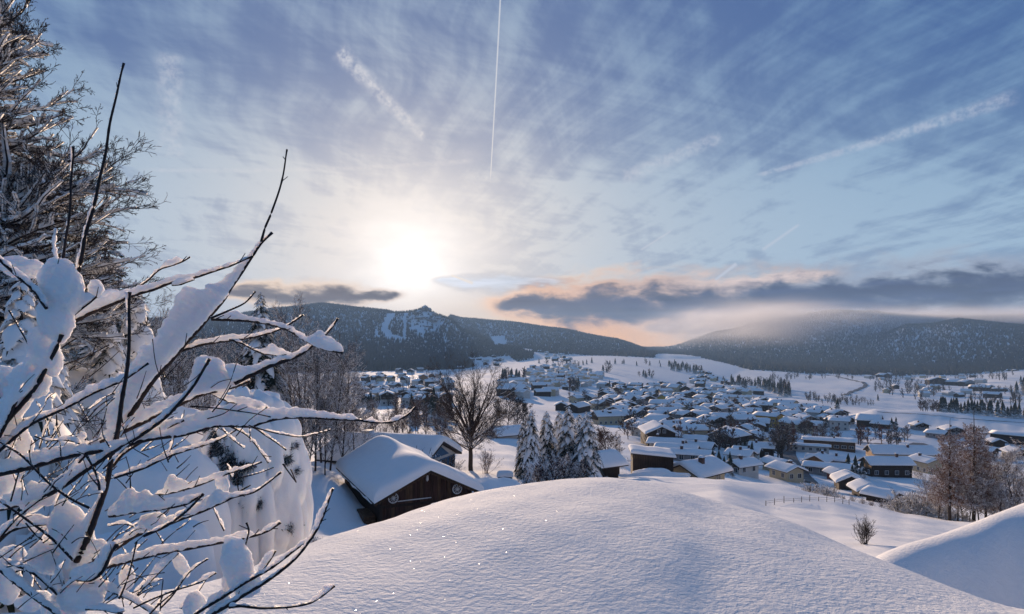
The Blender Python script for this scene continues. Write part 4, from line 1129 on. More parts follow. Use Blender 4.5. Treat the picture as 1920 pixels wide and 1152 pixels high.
def build_carport():
    Y = 97.0; x0 = (1187 - 960) / F * Y; x1 = (1262 - 960) / F * Y; w = x1 - x0
    zc = (HY - 884) / F * Y - .1
    t = empty('carport', ((x0 + x1) / 2, Y, zc), R(-6)); tag(t, 'dark boarded carport with flat slanting snowy roof on the hill edge', 'carport')
    H = 2.5
    for k in range(24):
        a = -w / 2 + w * k / 24
        b = MB(); zt = H - .5 * k / 24; b.box(a + .01, a + w / 24 - .01, -.04 - .02 * (k % 3), .08, -1, zt); b.obj('plank', M['wood_dark'], t)
    b = MB(); b.box(-w / 2, w / 2, .1, 4.5, -1, H - .6); b.obj('wall', M['wood_dark'], t)
    b = MB(); a = [(-w / 2 - .3, -.7, H + .12), (w / 2 + .3, -.7, H - .38), (w / 2 + .3, 4.9, H - .38), (-w / 2 - .3, 4.9, H + .12)]
    b.add(a + [(p, q, r + .14) for p, q, r in a], [(3, 2, 1, 0), (4, 5, 6, 7), (0, 1, 5, 4), (1, 2, 6, 5), (2, 3, 7, 6), (3, 0, 4, 7)]); b.obj('roof', M['roof_dark'], t)
    n, m = 18, 8; top = []; bot = []
    for j in range(m + 1):
        for i in range(n + 1):
            u = math.sin((-1 + 2 * i / n) * math.pi / 2); v_ = math.sin((-1 + 2 * j / m) * math.pi / 2)
            X = u * (w / 2 + .34); Yl = 2.1 + v_ * 2.85; ed = min((1 - abs(u)) * w / 2, (1 - abs(v_)) * 2.8) / .3
            e = math.sqrt(max(0, 1 - (1 - min(1, ed)) ** 2)); zb = H + .26 - .5 * (X + w / 2) / w
            top.append((X, Yl, zb + .5 * (.25 + .75 * e) + .05 * math.sin(X * 1.9))); bot.append((X * .99, Yl, zb))
    i = np.arange((n + 1) * (m + 1)).reshape(m + 1, n + 1); N = i.size
    q = np.stack([i[:-1, :-1], i[:-1, 1:], i[1:, 1:], i[1:, :-1]], -1).reshape(-1, 4)
    rim = np.concatenate([i[0, :], i[1:, -1], i[-1, -2::-1], i[-2:0:-1, 0]]); rn = np.roll(rim, -1)
    mobj('roof_snow', mesh_np('roof_snow', np.array(top + bot), [q, np.stack([rim + N, rn + N, rn, rim], -1)], M['snow'], smooth=True), t)
build_carport()
mound('snow_heap', 1222, 890, 91, 2.6, 1.2, 1.0, 'rounded snow heap in front of the dark carport', 'snow heap', 8)
mound('covered_hedge', 1222, 896, 88, 5.5, 1.0, .7, 'snow-buried hedge in front of the carport', 'hedge', 9, rough=.3)
b = MB(); b.box(-.6, .6, -.5, .5, 0, 1.1)
t = empty('covered_box', P(947, 905, 57)); tag(t, 'small dark garden box under a cube of snow on the sunlit lawn', 'garden box')
b = MB(); b.box(-.62, .62, -.45, .45, -.4, .55); b.obj('box_body', M['wood_dark'], t)
mobj('snow_cap', roof_snow(1.2, .9, .5, .05, .05, .05, .02, .45, 1, 8, 8), t)
# ------------------------------------------------------------------ village: houses one can tell apart
W, CR, YL, GY = 'plaster_white', 'plaster_cream', 'plaster_yellow', 'plaster_grey'
DK, BR, HO = 'wood_dark', 'wood_brown', 'wood_honey'
USED = []
def vh(px, py, wpx, l, h, label, yaw=0, pitch=24, wall=W, gable=DK, **k):
    t = house(px, py, wpx * (.86 if py > 790 else .95), l * .84, h * .95, label, R(yaw), pitch, wall, gable, **k)
    USED.append((t.location.x, t.location.y, max(wpx * t.location.y / F, l) * .5)); return t
# hand-placed, front row to back
vh(1590, 918, 46, 7, 2.6, 'dark-gabled chalet with a thick snow roof just below the hill field, beside brown shrubs', 12, 26, DK, DK, y0=110, snow=.6, chimney=False, windows=False)
vh(1622, 931, 40, 6, 2.2, 'small dark hut with snow roof between the shrubs, right of the dark-gabled chalet', 20, 26, DK, DK, y0=110, snow=.6, chimney=False, windows=False)
vh(1655, 943, 38, 6, 1.8, 'lowest snow-buried shed among the shrubs at the field edge', 60, 20, DK, DK, y0=110, snow=.6, chimney=False, windows=False)
vh(1567, 900, 22, 5, 2.4, 'little red-brown shed behind the snowy bushes below the street', 30, 26, 'plaster_red', DK, y0=110, snow=.5, chimney=False, windows=False)
vh(1457, 885, 34, 9, 3.0, 'upper left of the twin cream chalets at the street bend', 38, 22, CR, CR, y0=110, chimney=False)
vh(1474, 899, 40, 9, 3.2, 'lower right of the twin cream chalets at the street bend', 38, 22, CR, CR, y0=110)
vh(1392, 890, 36, 9, 3.0, 'white cottage with side-on snow roof behind the dark spruces near the hill', -40, 24, W, BR, y0=110)
vh(1388, 872, 34, 8, 3.6, 'white two-storey house under a pair of stacked snow roofs left of the street', 70, 22, W, W, y0=110)
vh(1400, 862, 34, 9, 3.2, 'white house with side-on roof standing above the stacked-roof house', 80, 20, W, BR, y0=110)
vh(1429, 858, 32, 9, 4.2, 'dark wooden house with arched dormer left of the bare street trees', 84, 24, DK, DK, y0=110, balcony=True)
vh(1412, 833, 52, 14, 3.6, 'broad cream chalet with wide low gable facing the viewer, left of the street', -14, 20, CR, BR, y0=110, balcony=True)
vh(1396, 820, 44, 12, 4.0, 'white house with wide gable just behind the broad cream chalet', -18, 22, W, BR, y0=110)
vh(1424, 808, 30, 11, 5.0, 'dark barn with plain grey side roof left of the yellow building', 86, 26, DK, DK, y0=110, windows=False, chimney=False)
vh(1440, 801, 32, 17, 7.2, 'yellow three-storey building with a long snow roof in the village centre', 62, 18, YL, None, y0=110, winw=1.3)
vh(1489, 804, 27, 17, 5.0, 'long white building with a row of small windows right of the yellow building', 66, 24, W, W, y0=110)
vh(1468, 770, 34, 24, 7.0, 'large cream building with hipped snow roof at the back of the village', 70, 16, CR, None, y0=110)
vh(1555, 842, 40, 24, 4.0, 'long flat-roofed shop with brown wall panels on the village square', 88, 6, 'wood_brown', None, y0=110, snow=.5, chimney=True, winw=1.8)
vh(1583, 842, 24, 9, 4.2, 'orange corner pavilion at the right end of the long flat-roofed shop', 84, 5, 'wood_honey', None, y0=110, snow=.5, chimney=False, winw=1.8)
vh(1520, 849, 20, 16, 2.8, 'low white annex with a window row in front of the flat-roofed shop', 88, 8, W, None, y0=110, snow=.4, chimney=False)
vh(1551, 876, 30, 14, 3.0, 'long grey-roofed house directly below the flat-roofed shop', 84, 20, GY, GY, y0=110)
vh(1534, 880, 40, 9, 3.2, 'chalet with honey-coloured gable left of the long grey-roofed house', -14, 28, W, HO, y0=110, windows=False)
vh(1553, 892, 30, 15, 3.0, 'long low roof right in front of the honey-gabled chalet', 84, 18, GY, DK, y0=110, chimney=False)
vh(1688, 872, 48, 26, 5.0, 'very long farmhouse with half-timbered honey gable', -68, 28, CR, HO, y0=110, snow=.4)
vh(1662, 893, 44, 15, 4.6, 'dark-walled house with honey gable edge in front of the very long farmhouse', -62, 26, DK, HO, y0=110, snow=.4)
vh(1738, 887, 42, 10, 4.4, 'cream house with wide hipped snow roof left of the bare larches', 40, 18, CR, CR, y0=110)
vh(1630, 798, 44, 15, 4.0, 'broad farm barn with bare dark ridge at the edge of the large white field', 84, 24, DK, DK, y0=110, chimney=False, windows=False)
vh(1655, 803, 26, 12, 3.0, 'lower barn wing attached beside the farm barn by the white field', 70, 22, DK, DK, y0=110, chimney=False, windows=False)
vh(1724, 806, 26, 10, 3.2, 'single house with dark gable at the foot of the white field', 20, 22, GY, DK, y0=110)
vh(1785, 816, 36, 14, 3.2, 'house with wide dark gable and speckled snow roof behind the larches', 20, 18, GY, DK, y0=110)
vh(1757, 822, 30, 10, 2.8, 'low snow roof left behind the larch tops', 70, 18, GY, DK, y0=110)
vh(1904, 832, 46, 22, 4.6, 'long dark open shed at the right edge of the photo by the white field', 74, 10, DK, DK, y0=110, chimney=False, windows=False, snow=.35)
vh(1866, 838, 24, 7, 2.6, 'small snowy hut left of the long dark shed', 30, 22, DK, DK, y0=110, chimney=False, windows=False)
vh(1840, 858, 34, 12, 3.4, 'snow-roofed house half hidden behind the right larch', 64, 22, W, DK, y0=110)
vh(1905, 862, 34, 10, 3.4, 'snow-roofed house behind the bare trees at the far right', 30, 24, W, DK, y0=110)
vh(1306, 806, 34, 17, 4.6, 'large pale hall with dark eaves and three big panes on the village side', 72, 16, W, DK, y0=110, winw=2.2, winh=1.6)
vh(1323, 823, 54, 16, 3.4, 'dark hall with a wide snow-white gable roof, in front of the pale hall', 10, 18, DK, DK, y0=110, windows=False, chimney=False)
vh(1240, 829, 30, 15, 3.2, 'long white house with side-on roof at the left foot of the village', 82, 20, W, DK, y0=110)
vh(1250, 846, 30, 12, 2.8, 'white house with side-on roof right behind the brown shrub', 78, 24, W, DK, y0=110)
vh(1295, 838, 28, 13, 3.0, 'snow-roofed house with dormer below the dark hall', 76, 24, W, DK, y0=110)
vh(1312, 853, 30, 10, 2.8, 'snow-roofed house standing left of the front spruces', 70, 26, GY, DK, y0=110)
vh(1269, 855, 28, 13, 2.6, 'low house with chimney in the first row behind the carport', 80, 20, GY, DK, y0=110)
vh(1290, 868, 28, 14, 2.6, 'wide snow roof nearest behind the carport and the half-timbered house', 82, 18, GY, DK, y0=110)
vh(1246, 811, 24, 9, 4.4, 'narrow dark chalet with steep gable left of the pale hall', -8, 30, DK, DK, y0=110)
vh(1265, 738, 22, 15, 8.0, 'cream town hall with tall hipped roof on the rise at the back', 60, 26, CR, None, y0=110, windows=True)
vh(1283, 739, 18, 14, 7.5, 'tall dark gabled house right next to the cream town hall', 10, 26, DK, DK, y0=110)
vh(1104, 758, 22, 11, 5.8, 'white three-storey house with window rows at the left end of the village', -24, 24, W, DK, y0=110, windows=True)
vh(1081, 756, 20, 11, 4.6, 'cream house left of the white three-storey house', -38, 24, CR, CR, y0=110, windows=True)
vh(1052, 770, 22, 10, 3.6, 'left dark gable of the great double roof above the tall spruces', 0, 24, DK, DK, y0=110, windows=False)
vh(1084, 773, 26, 22, 4.0, 'right dark gable of the great double roof above the tall spruces', -24, 24, DK, DK, y0=110, windows=False)
vh(1164, 790, 36, 11, 4.2, 'brown wooden house with dormers left of a dark conifer', -66, 24, BR, BR, y0=110, balcony=True)
vh(1205, 786, 22, 11, 3.6, 'green-walled house in the middle of the village', 66, 22, 'plaster_green', DK, y0=110)
vh(1226, 796, 22, 8, 3.8, 'ochre house with steep gable right of the green-walled house', -10, 36, YL, HO, y0=110)
vh(1203, 799, 20, 8, 2.8, 'small white cottage with two short roofs below the green-walled house', 76, 24, W, DK, y0=110)
vh(1314, 775, 16, 9, 3.6, 'red-brown little house beside a thin cypress-like conifer', 60, 24, 'plaster_red', DK, y0=110)
vh(1247, 754, 22, 11, 4.6, 'yellow gabled house in the upper village', -30, 26, YL, YL, y0=110)
vh(1790, 722, 32, 26, 6.5, 'left one of the big dark barns on the far side of the valley', 74, 16, DK, DK, y0=600, windows=False, chimney=False)
vh(1755, 722, 34, 18, 9.0, 'broad dark barn with pale gable on the far side of the valley', 30, 16, DK, DK, y0=600, windows=False, chimney=False)
vh(1812, 724, 26, 16, 8.0, 'right one of the big dark barns, next to a pale yellow house', 50, 16, DK, GY, y0=600, windows=False, chimney=False)
vh(1838, 733, 30, 32, 6.0, 'very long dark inn with a window strip across the valley', 80, 12, DK, DK, y0=600, windows=False, chimney=False)
vh(1875, 734, 18, 22, 4.0, 'low dark wing right of the very long inn across the valley', 84, 10, DK, DK, y0=600, windows=False, chimney=False)
vh(1656, 708, 26, 22, 6.0, 'dark building under trees at the left end of the far valley side', 60, 14, DK, DK, y0=600, windows=False, chimney=False)
vh(1670, 700, 18, 30, 5.0, 'long flat dark building just below the right forest edge', 86, 8, DK, GY, y0=600, windows=False, chimney=False)
vh(1741, 737, 22, 14, 5.0, 'pale house in the trees in the middle of the far valley side', 70, 20, W, GY, y0=600, windows=False)
vh(686, 757, 24, 12, 4.0, 'white chalet with broad overhanging roof, nearest of the far left hamlet', -20, 24, W, DK, y0=150, windows=True)
vh(795, 713, 14, 9, 5.0, 'left of the two peach-coloured houses in the left hamlet', -10, 28, 'wood_honey', 'wood_honey', y0=200)
vh(810, 711, 11, 9, 5.0, 'right of the two peach-coloured houses in the left hamlet', -10, 28, 'wood_honey', 'wood_honey', y0=200)
vh(770, 700, 14, 12, 4.6, 'dark-gabled house at the top edge of the left hamlet', -10, 24, W, DK, y0=200)
vh(962, 712, 17, 15, 4.5, 'solitary dark house with flat snowy roof beside the valley grove', 80, 14, DK, DK, y0=300)
vh(864, 692, 16, 16, 4.0, 'long low house at the forest foot above the bare round tree', 84, 14, BR, BR, y0=300)

# roof windows of the very long farmhouse
# random rest of the village, no two closer than their walls
def inp1(p, poly): return bool(inpoly(np.array([p[0]]), np.array([p[1]]), poly)[0])
REG = [
    ([(1128, 752), (1130, 728), (1250, 724), (1330, 732), (1450, 764), (1560, 782), (1606, 796), (1560, 815), (1445, 806), (1352, 858), (1215, 850), (1190, 812), (1140, 800), (1120, 775)], 150, 9.6,
     'the crowded village', 'houses crowded in the middle of the village', (1.0, 21)),
    ([(990, 690), (1060, 686), (1132, 702), (1128, 716), (1075, 733), (1000, 728), (985, 708)], 105, 8,
     'the dense hamlet by the snowfield', 'houses of the dense hamlet left of the open snowfield', (0.85, 14)),
    ([(664, 712), (735, 700), (795, 692), (838, 700), (850, 760), (770, 770), (672, 752)], 52, 8.6,
     'the hamlet under the left forest', 'houses of the hamlet at the foot of the left forest', (0.9, 18)),
    ([(930, 715), (990, 718), (1040, 742), (1010, 752), (940, 745)], 22, 10,
     'the strip beside the bare round tree', 'houses between the bare round tree and the dense hamlet', (0.9, 18)),
    ([(1000, 660), (1062, 664), (1110, 680), (1010, 678)], 12, 12, 'the farmsteads under the right ridge', 'farmsteads under the right ridge', (0.95, 22)),
    ([(880, 674), (940, 668), (960, 684), (895, 690)], 9, 12, 'the upper forest clearing', 'houses of the upper forest clearing', (0.95, 22)),
    ([(1270, 700), (1330, 700), (1400, 735), (1395, 756), (1300, 730)], 14, 12, 'the road to the pass', 'houses along the road to the pass', (0.95, 24)),
    ([(1590, 712), (1650, 702), (1900, 706), (1900, 748), (1700, 752), (1600, 735)], 22, 11, 'the farmsteads across the valley', 'farmsteads across the valley', (0.95, 24)),
    ([(1330, 712), (1420, 735), (1440, 762), (1340, 745)], 16, 9, 'the upper village edge', 'farmsteads at the upper village edge', (0.9, 20)),
    ([(1850, 690), (1915, 690), (1900, 702), (1830, 704)], 8, 9, 'the far right slope', 'hay sheds on the far right slope', (0.8, 30)),
]
def fill():
    rnd = random.Random(77)
    for poly, n, sz, labels, group, (scl, gap) in REG:
        xs = [p[0] for p in poly]; ys = [p[1] for p in poly]
        done = 0; tries = 0
        while done < n and tries < n * 60:
            tries += 1
            px = rnd.uniform(min(xs), max(xs)); py = rnd.uniform(min(ys), max(ys))
            if not inp1((px, py), poly): continue
            x, y, z = at(px, py, 120)
            w = sz * scl * rnd.uniform(.75, 1.1); l = w * rnd.uniform(1.05, 1.6)
            rad = max(w, l) * .5
            if any((x - a) ** 2 + (y - b) ** 2 < (rad + c + 1.5) ** 2 for a, b, c in USED): continue
            k = rnd.choices((0, 1, 2, 3), (4, 1.6, 2, 3))[0]
            wl = (W, GY, CR, DK)[k]; gb = (DK, DK, BR, DK)[k]
            if 'shed' in group: wl = gb = DK
            h = rnd.uniform(3.4, 6.2) if 'shed' not in group else 1.6
            yw = rnd.choice((-70, -30, 10, 40, 40, 55, 75, 85)); yaw = yw + rnd.uniform(-10, 10)
            fx = (px - min(xs)) / (max(xs) - min(xs)); fy = (py - min(ys)) / (max(ys) - min(ys))
            rowt = ('back', 'upper', 'lower', 'front')[min(3, int(fy * 4))]
            colt = ('leftmost', 'left', 'right', 'rightmost')[min(3, int(fx * 4))]
            turn = {-70: 'left-turned gable', -30: 'gable half left', 10: 'gable facing forward', 40: 'gable half right', 55: 'gable half right', 75: 'side-on roof', 85: 'side-on roof'}[yw]
            nm = ('white', 'grey', 'cream', 'dark')[k] if 'shed' not in group else 'dark'
            lab = f"{nm} {'shed' if 'shed' in group else 'house'} with {turn}, {rowt} {colt} of {labels}"
            hs(x, y, z, w, l, h, lab, R(yaw), wl, gb, group, y, done, 'shed' in group)
            USED.append((x, y, rad)); done += 1
        print(group, done)
FAR = {'v': [], 'f': [], 'm': []}
def far_house(x, y, z, w, l, h, yaw, wall):
    rise = w / 2 * .4; X, Yl = w / 2, l / 2; a = yaw + math.atan2(-x, y); ca, sa = math.cos(a), math.sin(a)
    def put(vs, fs, m):
        b = len(FAR['v'])
        FAR['v'] += [(x + p * ca - q * sa, y + p * sa + q * ca, z + r) for p, q, r in vs]; FAR['f'] += [tuple(i + b for i in f) for f in fs]; FAR['m'] += [m] * len(fs)
    v = [(-X, -Yl, -2), (X, -Yl, -2), (X, -Yl, h), (0, -Yl, h + rise), (-X, -Yl, h)]; v += [(p, -q, r) for p, q, r in v]
    put(v, [(0, 1, 2, 3, 4), (9, 8, 7, 6, 5), (0, 5, 6, 1), (1, 6, 7, 2), (4, 9, 5, 0)], wall)
    e = .8; X2, Y2 = X + e, Yl + e; ze = h - e * .4 + .1; zr = h + rise + .1; t = .55
    v = []
    for q in (-Y2, Y2): v += [(-X2, q, ze), (0, q, zr), (X2, q, ze), (X2, q * .98, ze + t * .8), (X * .3, q * .97, zr + t - .4), (0, q * .97, zr + t), (-X * .3, q * .97, zr + t - .4), (-X2, q * .98, ze + t * .8)]
    put(v, [(0, 7, 6, 5, 4, 3, 2, 1), (8, 9, 10, 11, 12, 13, 14, 15)] + [(i, (i + 1) % 8, (i + 1) % 8 + 8, i + 8) for i in range(8)], 3)
def hs(x, y, z, w, l, h, label, yaw, wl, gb, group, Y, seed, shed):
    if any(k in group for k in ('dense hamlet', 'farmsteads', 'upper forest')):
        far_house(x, y, z, w, l, h, yaw, {W: 0, GY: 0, CR: 1, DK: 2}[wl]); return
    house(0, 0, w * F / Y, l, h, label, yaw, 19 if seed % 3 else 24, wl, gb, snow=.5, group=group, loc=(x, Y, z), windows=Y < 480, chimney=Y < 800 and not shed, q=1.0, balcony=seed % 3 == 0 and wl != DK, dormer=seed % 4 == 1 and not shed, seed=seed, name='hay_shed' if shed else 'house', cat='shed' if shed else 'house')
fill()

me = bpy.data.meshes.new('distant_houses'); me.from_pydata(FAR['v'], [], FAR['f'])
for q in (W, CR, DK, 'snow'): me.materials.append(M[q])
me.polygons.foreach_set('material_index', FAR['m']); me.update()
tag(mobj('distant_houses', me), 'tiny snow-roofed houses of the distant hamlets beneath the forest', 'houses', kind='stuff')
# ------------------------------------------------------------------ grown trees near by
def bare(name, seed, H, cfg, bark, twig, snow_h, r0, thick=0.04, wmin=0.012, keep=0.8, trunkL=0.3, lean=0.03, wander=None):
    rnd = random.Random(seed); S = Segs()
    grow(S, rnd, (0, 0, -0.5), nrm((rnd.gauss(0, lean), rnd.gauss(0, lean), 1)), H * trunkL + .5, r0, 0, cfg)
    return tree_meshes(name, S, bark, twig, snow_h, thick, rs=np.random.RandomState(seed), wmin=wmin, keep=keep)

# the big round tree
def big_tree():
    rnd = random.Random(21); S = Segs(); H = 10.9
    lim = [dict(n=6, kids=0, ang=.5, ratio=.5, up=0, wander=.02, rmin=.009),
           dict(n=9, kids=9, ang=.50, ratio=.50, up=.05, wander=.07, first=.22, taper=.12, rk=.6),
           dict(n=5, kids=8, ang=.55, ratio=.52, up=.06, wander=.10, first=.15, taper=.2, rk=.6),
           dict(n=3, kids=5, ang=.6, ratio=.55, up=.04, wander=.13, first=.15, taper=.4, rk=.7),
           dict(n=2, kids=0, ang=.6, ratio=.5, up=.03, wander=.14, taper=.6)]
    p, d = (0, 0, -.6), (0.0, 0, 1); z = -.6; r = .27
    for i in range(8):
        q = (p[0] + rnd.gauss(0, .04), p[1] + rnd.gauss(0, .04), p[2] + .55); r2 = r * .955
        S.add(p, q, r, r2, 0); p = q; r = r2
    top = p
    for i in range(9):      # main leaders fanning up
        a = 6.28 * i / 9 + rnd.uniform(-.3, .3); t = rnd.uniform(.12, .72)
        grow(S, rnd, (top[0], top[1], top[2] - rnd.uniform(0, .8)), (math.cos(a) * math.sin(t), math.sin(a) * math.sin(t), math.cos(t)), rnd.uniform(6.2, 7.4), .13, 1, lim)
    for i in range(22):     # outward limbs from the trunk
        a = 2.4 * i; t = rnd.uniform(.75, 1.25); zz = rnd.uniform(2.0, 3.8)
        grow(S, rnd, (0, 0, zz), (math.cos(a) * math.sin(t), math.sin(a) * math.sin(t), math.cos(t)), rnd.uniform(3.8, 5.8), .075, 1, lim)
    A, B_, R0, R1, L = S.arr(); m = tree_meshes('round_tree', S, M['bark'], M['twig'], 0, .03, rs=np.random.RandomState(2))
    k = (L > 0) & (L < 3); V, Fq = snow_on(A[k], B_[k], R0[k], R1[k], .06, 1.2, .014, np.random.RandomState(2), .25, .55)
    m['snow_cover'] = mesh_np('round_tree_snow', V, [Fq], M['snow'], smooth=True); return m
x, y = (882 - 960) / F * 70, 70
place_tree('bare_tree', big_tree(), (x, y, gz(x, y)), 'large round-crowned bare tree with snow-lined limbs, standing alone above the barn', 'tree')

def std_cfg(k1=9, k2=6, k3=4, up=.03, rmin=.006, ang=.7, droop=0.0, w=.08):
    return [dict(n=12, kids=k1 + 8, ang=ang, ratio=.42, up=.02, wander=.03, first=.16, taper=.18, rk=.45, rmin=rmin),
            dict(n=6, kids=k2, ang=.6, ratio=.5, up=up, wander=w, first=.2, taper=.3, rk=.6, tip=droop),
            dict(n=4, kids=k3, ang=.6, ratio=.5, up=up, wander=w * 1.3, first=.15, taper=.5, rk=.7, tip=droop),
            dict(n=3, kids=0, ang=.6, ratio=.5, up=up, wander=w * 1.5, taper=.7)]
THK = [bare('thicket_tree', 40 + i, 8.0, std_cfg(26, 9, 5, up=.06, ang=.72), M['bark'], M['twig'] if i % 2 else M['brown_twig'], .045, .085, .03, .014, .65, 1.0, .12) for i in range(4)]
SCR = [bare('scrub_tree', 60 + i, 5.5, std_cfg(22, 9, 5, up=.09, ang=.6, rmin=.008), M['bark'], M['brown_twig'], .03, .09, .03, .010, .3, 1.0) for i in range(3)]
FRU = [bare('garden_tree', 80 + i, 4.6, std_cfg(8, 8, 5, up=.02, ang=.9, rmin=.010, w=.12), M['bark'], M['grey_twig'], .08, .12, .03, .03, .9, .8) for i in range(3)]

def bush(name, seed, H, n, twig, snow_h, spread=.6, k=(6, 4), rmin=.006, r0=.02, wmin=.01, keep=.6, up=.06):
    rnd = random.Random(seed); S = Segs()
    cfg = [dict(n=6, kids=0, ang=.5, ratio=.5, up=0, wander=0, rmin=rmin),
           dict(n=6, kids=k[0], ang=.5, ratio=.5, up=up, wander=.08, first=.25, taper=.3, rk=.7),
           dict(n=4, kids=k[1], ang=.55, ratio=.5, up=up, wander=.12, first=.2, taper=.5, rk=.8),
           dict(n=3, kids=0, ang=.6, ratio=.5, up=up, wander=.14, taper=.7)]
    S.add((0, 0, -.3), (0, 0, .05), r0 * 1.5, r0, 0)
    for i in range(n):
        a = rnd.uniform(0, 6.28); t = abs(rnd.gauss(0, spread)); t = min(t, 1.3)
        grow(S, rnd, (rnd.gauss(0, .06) * H, rnd.gauss(0, .06) * H, -.1), (math.cos(a) * math.sin(t), math.sin(a) * math.sin(t), math.cos(t)), H * rnd.uniform(.7, 1.05), r0, 1, cfg)
    return tree_meshes(name, S, M['dark_twig'], twig, snow_h, .015, rs=np.random.RandomState(seed), wmin=wmin, keep=keep)
BSH = [bush('bush', 100 + i, 2.6, 16, (M['brown_twig'], M['twig'], M['red_twig'])[i % 3], .05, .55, wmin=.022, keep=.75, rmin=.007) for i in range(3)]
BSW = [bush('snowy_bush', 110 + i, 2.6, 20, M['grey_twig'], .10, .7, (8, 5), wmin=.045, keep=.9, rmin=.009, up=.0) for i in range(3)]

def pt(px, Y, dz=0.0):
    X = (px - 960) / F * Y; return (X, Y, gz(X, Y) + dz)

# lone bush in the white field
place_tree('bush', bush('lone_bush', 5, 1.12, 26, M['dark_twig'], 0, .48, (6, 3), rmin=.0042, r0=.012, up=.09), (*at(1622, 1021, 22, 60),), 'lone leafless fan-shaped bush standing in the open snowfield', 'bush')

# bare wood left of the barn
TH_L = ['tall slender bare tree behind the bent spruce', 'leafless tree with fine reddish crown at the left edge of the bare wood', 'many-stemmed bare tree in the wood above the barn', 'bare tree leaning over the slope left of the barn roof']
spots = [(512, 50, 1.0), (532, 56, 1.15), (548, 47, .9), (562, 60, 1.3), (578, 52, 1.35), (590, 47, 1.0), (603, 58, 1.25), (618, 50, 1.0), (628, 62, 1.2), (640, 54, 1.0), (652, 64, 1.1), (664, 58, .85), (575, 44.5, .7), (610, 45, .65), (538, 43, .75), (470, 52, 1.0), (440, 57, 1.1), (645, 70, 1.0)]
dsc = ['thin', 'slender', 'forked', 'reddish', 'tall', 'short', 'dense', 'leaning', 'broad', 'wispy', 'rust-brown', 'low', 'small snow-lined', 'stunted', 'twiggy', 'shaded', 'half-hidden', 'rear']
for i, (px, Y, s) in enumerate(spots):
    place_tree('bare_tree', THK[i % 4], pt(px, Y), f'{dsc[i]} bare tree, number {i + 1} from the left' if False else f'{dsc[i]} leafless tree in the bare wood between the bent spruce and the barn', 'tree', 'leafless trees of the wood left of the barn', rz=i * 1.9, sc=(s * .95, s * .95, s))
# dark wood behind the foreground shrub
spots = [(255, 34, 1.0), (275, 38, 1.1), (292, 33, .95), (310, 40, 1.15), (328, 35, .9), (345, 42, 1.05), (236, 41, 1.1), (365, 46, .95), (392, 50, .9), (415, 46, .8), (215, 36, 1.0)]
d2 = ['tall', 'straight', 'thin', 'dark', 'crooked', 'twiggy', 'shadowed', 'small', 'pale-topped', 'short', 'dense']
for i, (px, Y, s) in enumerate(spots):
    place_tree('bare_tree', THK[(i + 1) % 4], pt(px, Y), f'{d2[i]} dark trunk and twigs in the shaded wood behind the snowy shrub', 'tree', 'dark trees of the shaded wood behind the shrub', rz=i * 2.3, sc=(s * .9, s * .9, s))
# rusty scrub behind the barn
spots = [(672, 92, 1.0), (690, 100, .9), (706, 95, 1.05), (722, 104, .95), (738, 98, 1.1), (752, 110, 1.0), (768, 100, .9), (784, 112, 1.1), (800, 104, .95), (818, 116, 1.0), (700, 120, 1.1), (745, 124, 1.1), (780, 130, 1.2), (832, 110, .8), (660, 84, .9)]
for i, (px, Y, s) in enumerate(spots):
    c = ['rust-brown', 'pale brown', 'dark brown', 'grey-brown', 'fine-twigged'][i % 5] + (' taller', ' lower', ' broader')[i // 5]
    place_tree('scrub_tree', SCR[i % 3], pt(px, Y), f'{c} leafless scrub tree behind the snowy barn roofs', 'tree', 'leafless scrub trees behind the barn roofs', rz=i * 1.3, sc=s)
place_tree('bush', BSH[0], pt(792, 54), 'grey leafless shrub poking up behind the barn roof ridge', 'bush', sc=1.15)
place_tree('bush', BSH[1], pt(775, 56), 'lower left neighbour of the leafless shrub behind the barn roof', 'bush', sc=.9)
place_tree('bush', BSH[2], pt(911, 66), 'round leafless brown bush on the sunlit lawn right of the big bare tree', 'bush', sc=.95)
place_tree('bush', BSH[1], pt(848, 62), 'thin leafless stems in front of the blue-glazed house', 'bush', sc=.75)
place_tree('garden_tree', FRU[0], pt(1160, 88), 'snow-plastered garden tree left of the dark carport', 'tree', sc=1.15)
place_tree('garden_tree', FRU[1], pt(1148, 92), 'second snow-plastered garden tree behind the low dark house', 'tree', sc=1.0)
RND = [bare('rust_tree', 90 + i, 6.0, std_cfg(30, 10, 5, up=.05, ang=.75, rmin=.013), M['bark'], M['rust_twig'] if i == 0 else M['dark_twig'], 0, .10, .03, .02, .5, .85) for i in range(2)]
place_tree('scrub_tree', RND[0], pt(1137, 128, -.5), 'round rust-brown bare tree right of the tall spruces', 'tree', sc=(1.25, 1.25, 1.1))
place_tree('scrub_tree', RND[0], pt(1124, 136, -.5), 'darker rust-brown bare tree just left of the round one', 'tree', rz=2.0, sc=(1.15, 1.15, 1.1))
place_tree('scrub_tree', RND[0], pt(1149, 134, -.5), 'lower rust-brown bare tree just right of the round one', 'tree', rz=4.0, sc=(1.15, 1.15, .95))
for i, (px, Y, s) in enumerate([(1205, 118, 1.1), (1222, 122, 1.2), (1238, 117, 1.0), (1250, 126, 1.1), (1192, 124, .9)]):
    place_tree('bush', BSH[(2, 0, 2, 1, 0)[i]], pt(px, Y, -.3), ['reddish', 'tall red-brown', 'broad brown', 'grey-tipped', 'small dark'][i] + ' leafless shrub behind the dark carport', 'bush', 'leafless shrubs behind the carport', i, s)
for i, (px, Y, s) in enumerate([(968, 150, 1.4), (952, 160, 1.45), (985, 158, 1.3), (938, 172, 1.3)]):
    place_tree('bare_tree', RND[1], pt(px, Y), ['round dark', 'taller dark', 'right-hand dark', 'left-hand thin'][i] + ' leafless tree behind the left end of the spruce row', 'tree', 'dark leafless trees behind the spruce row', i, (s, s, s * .95))

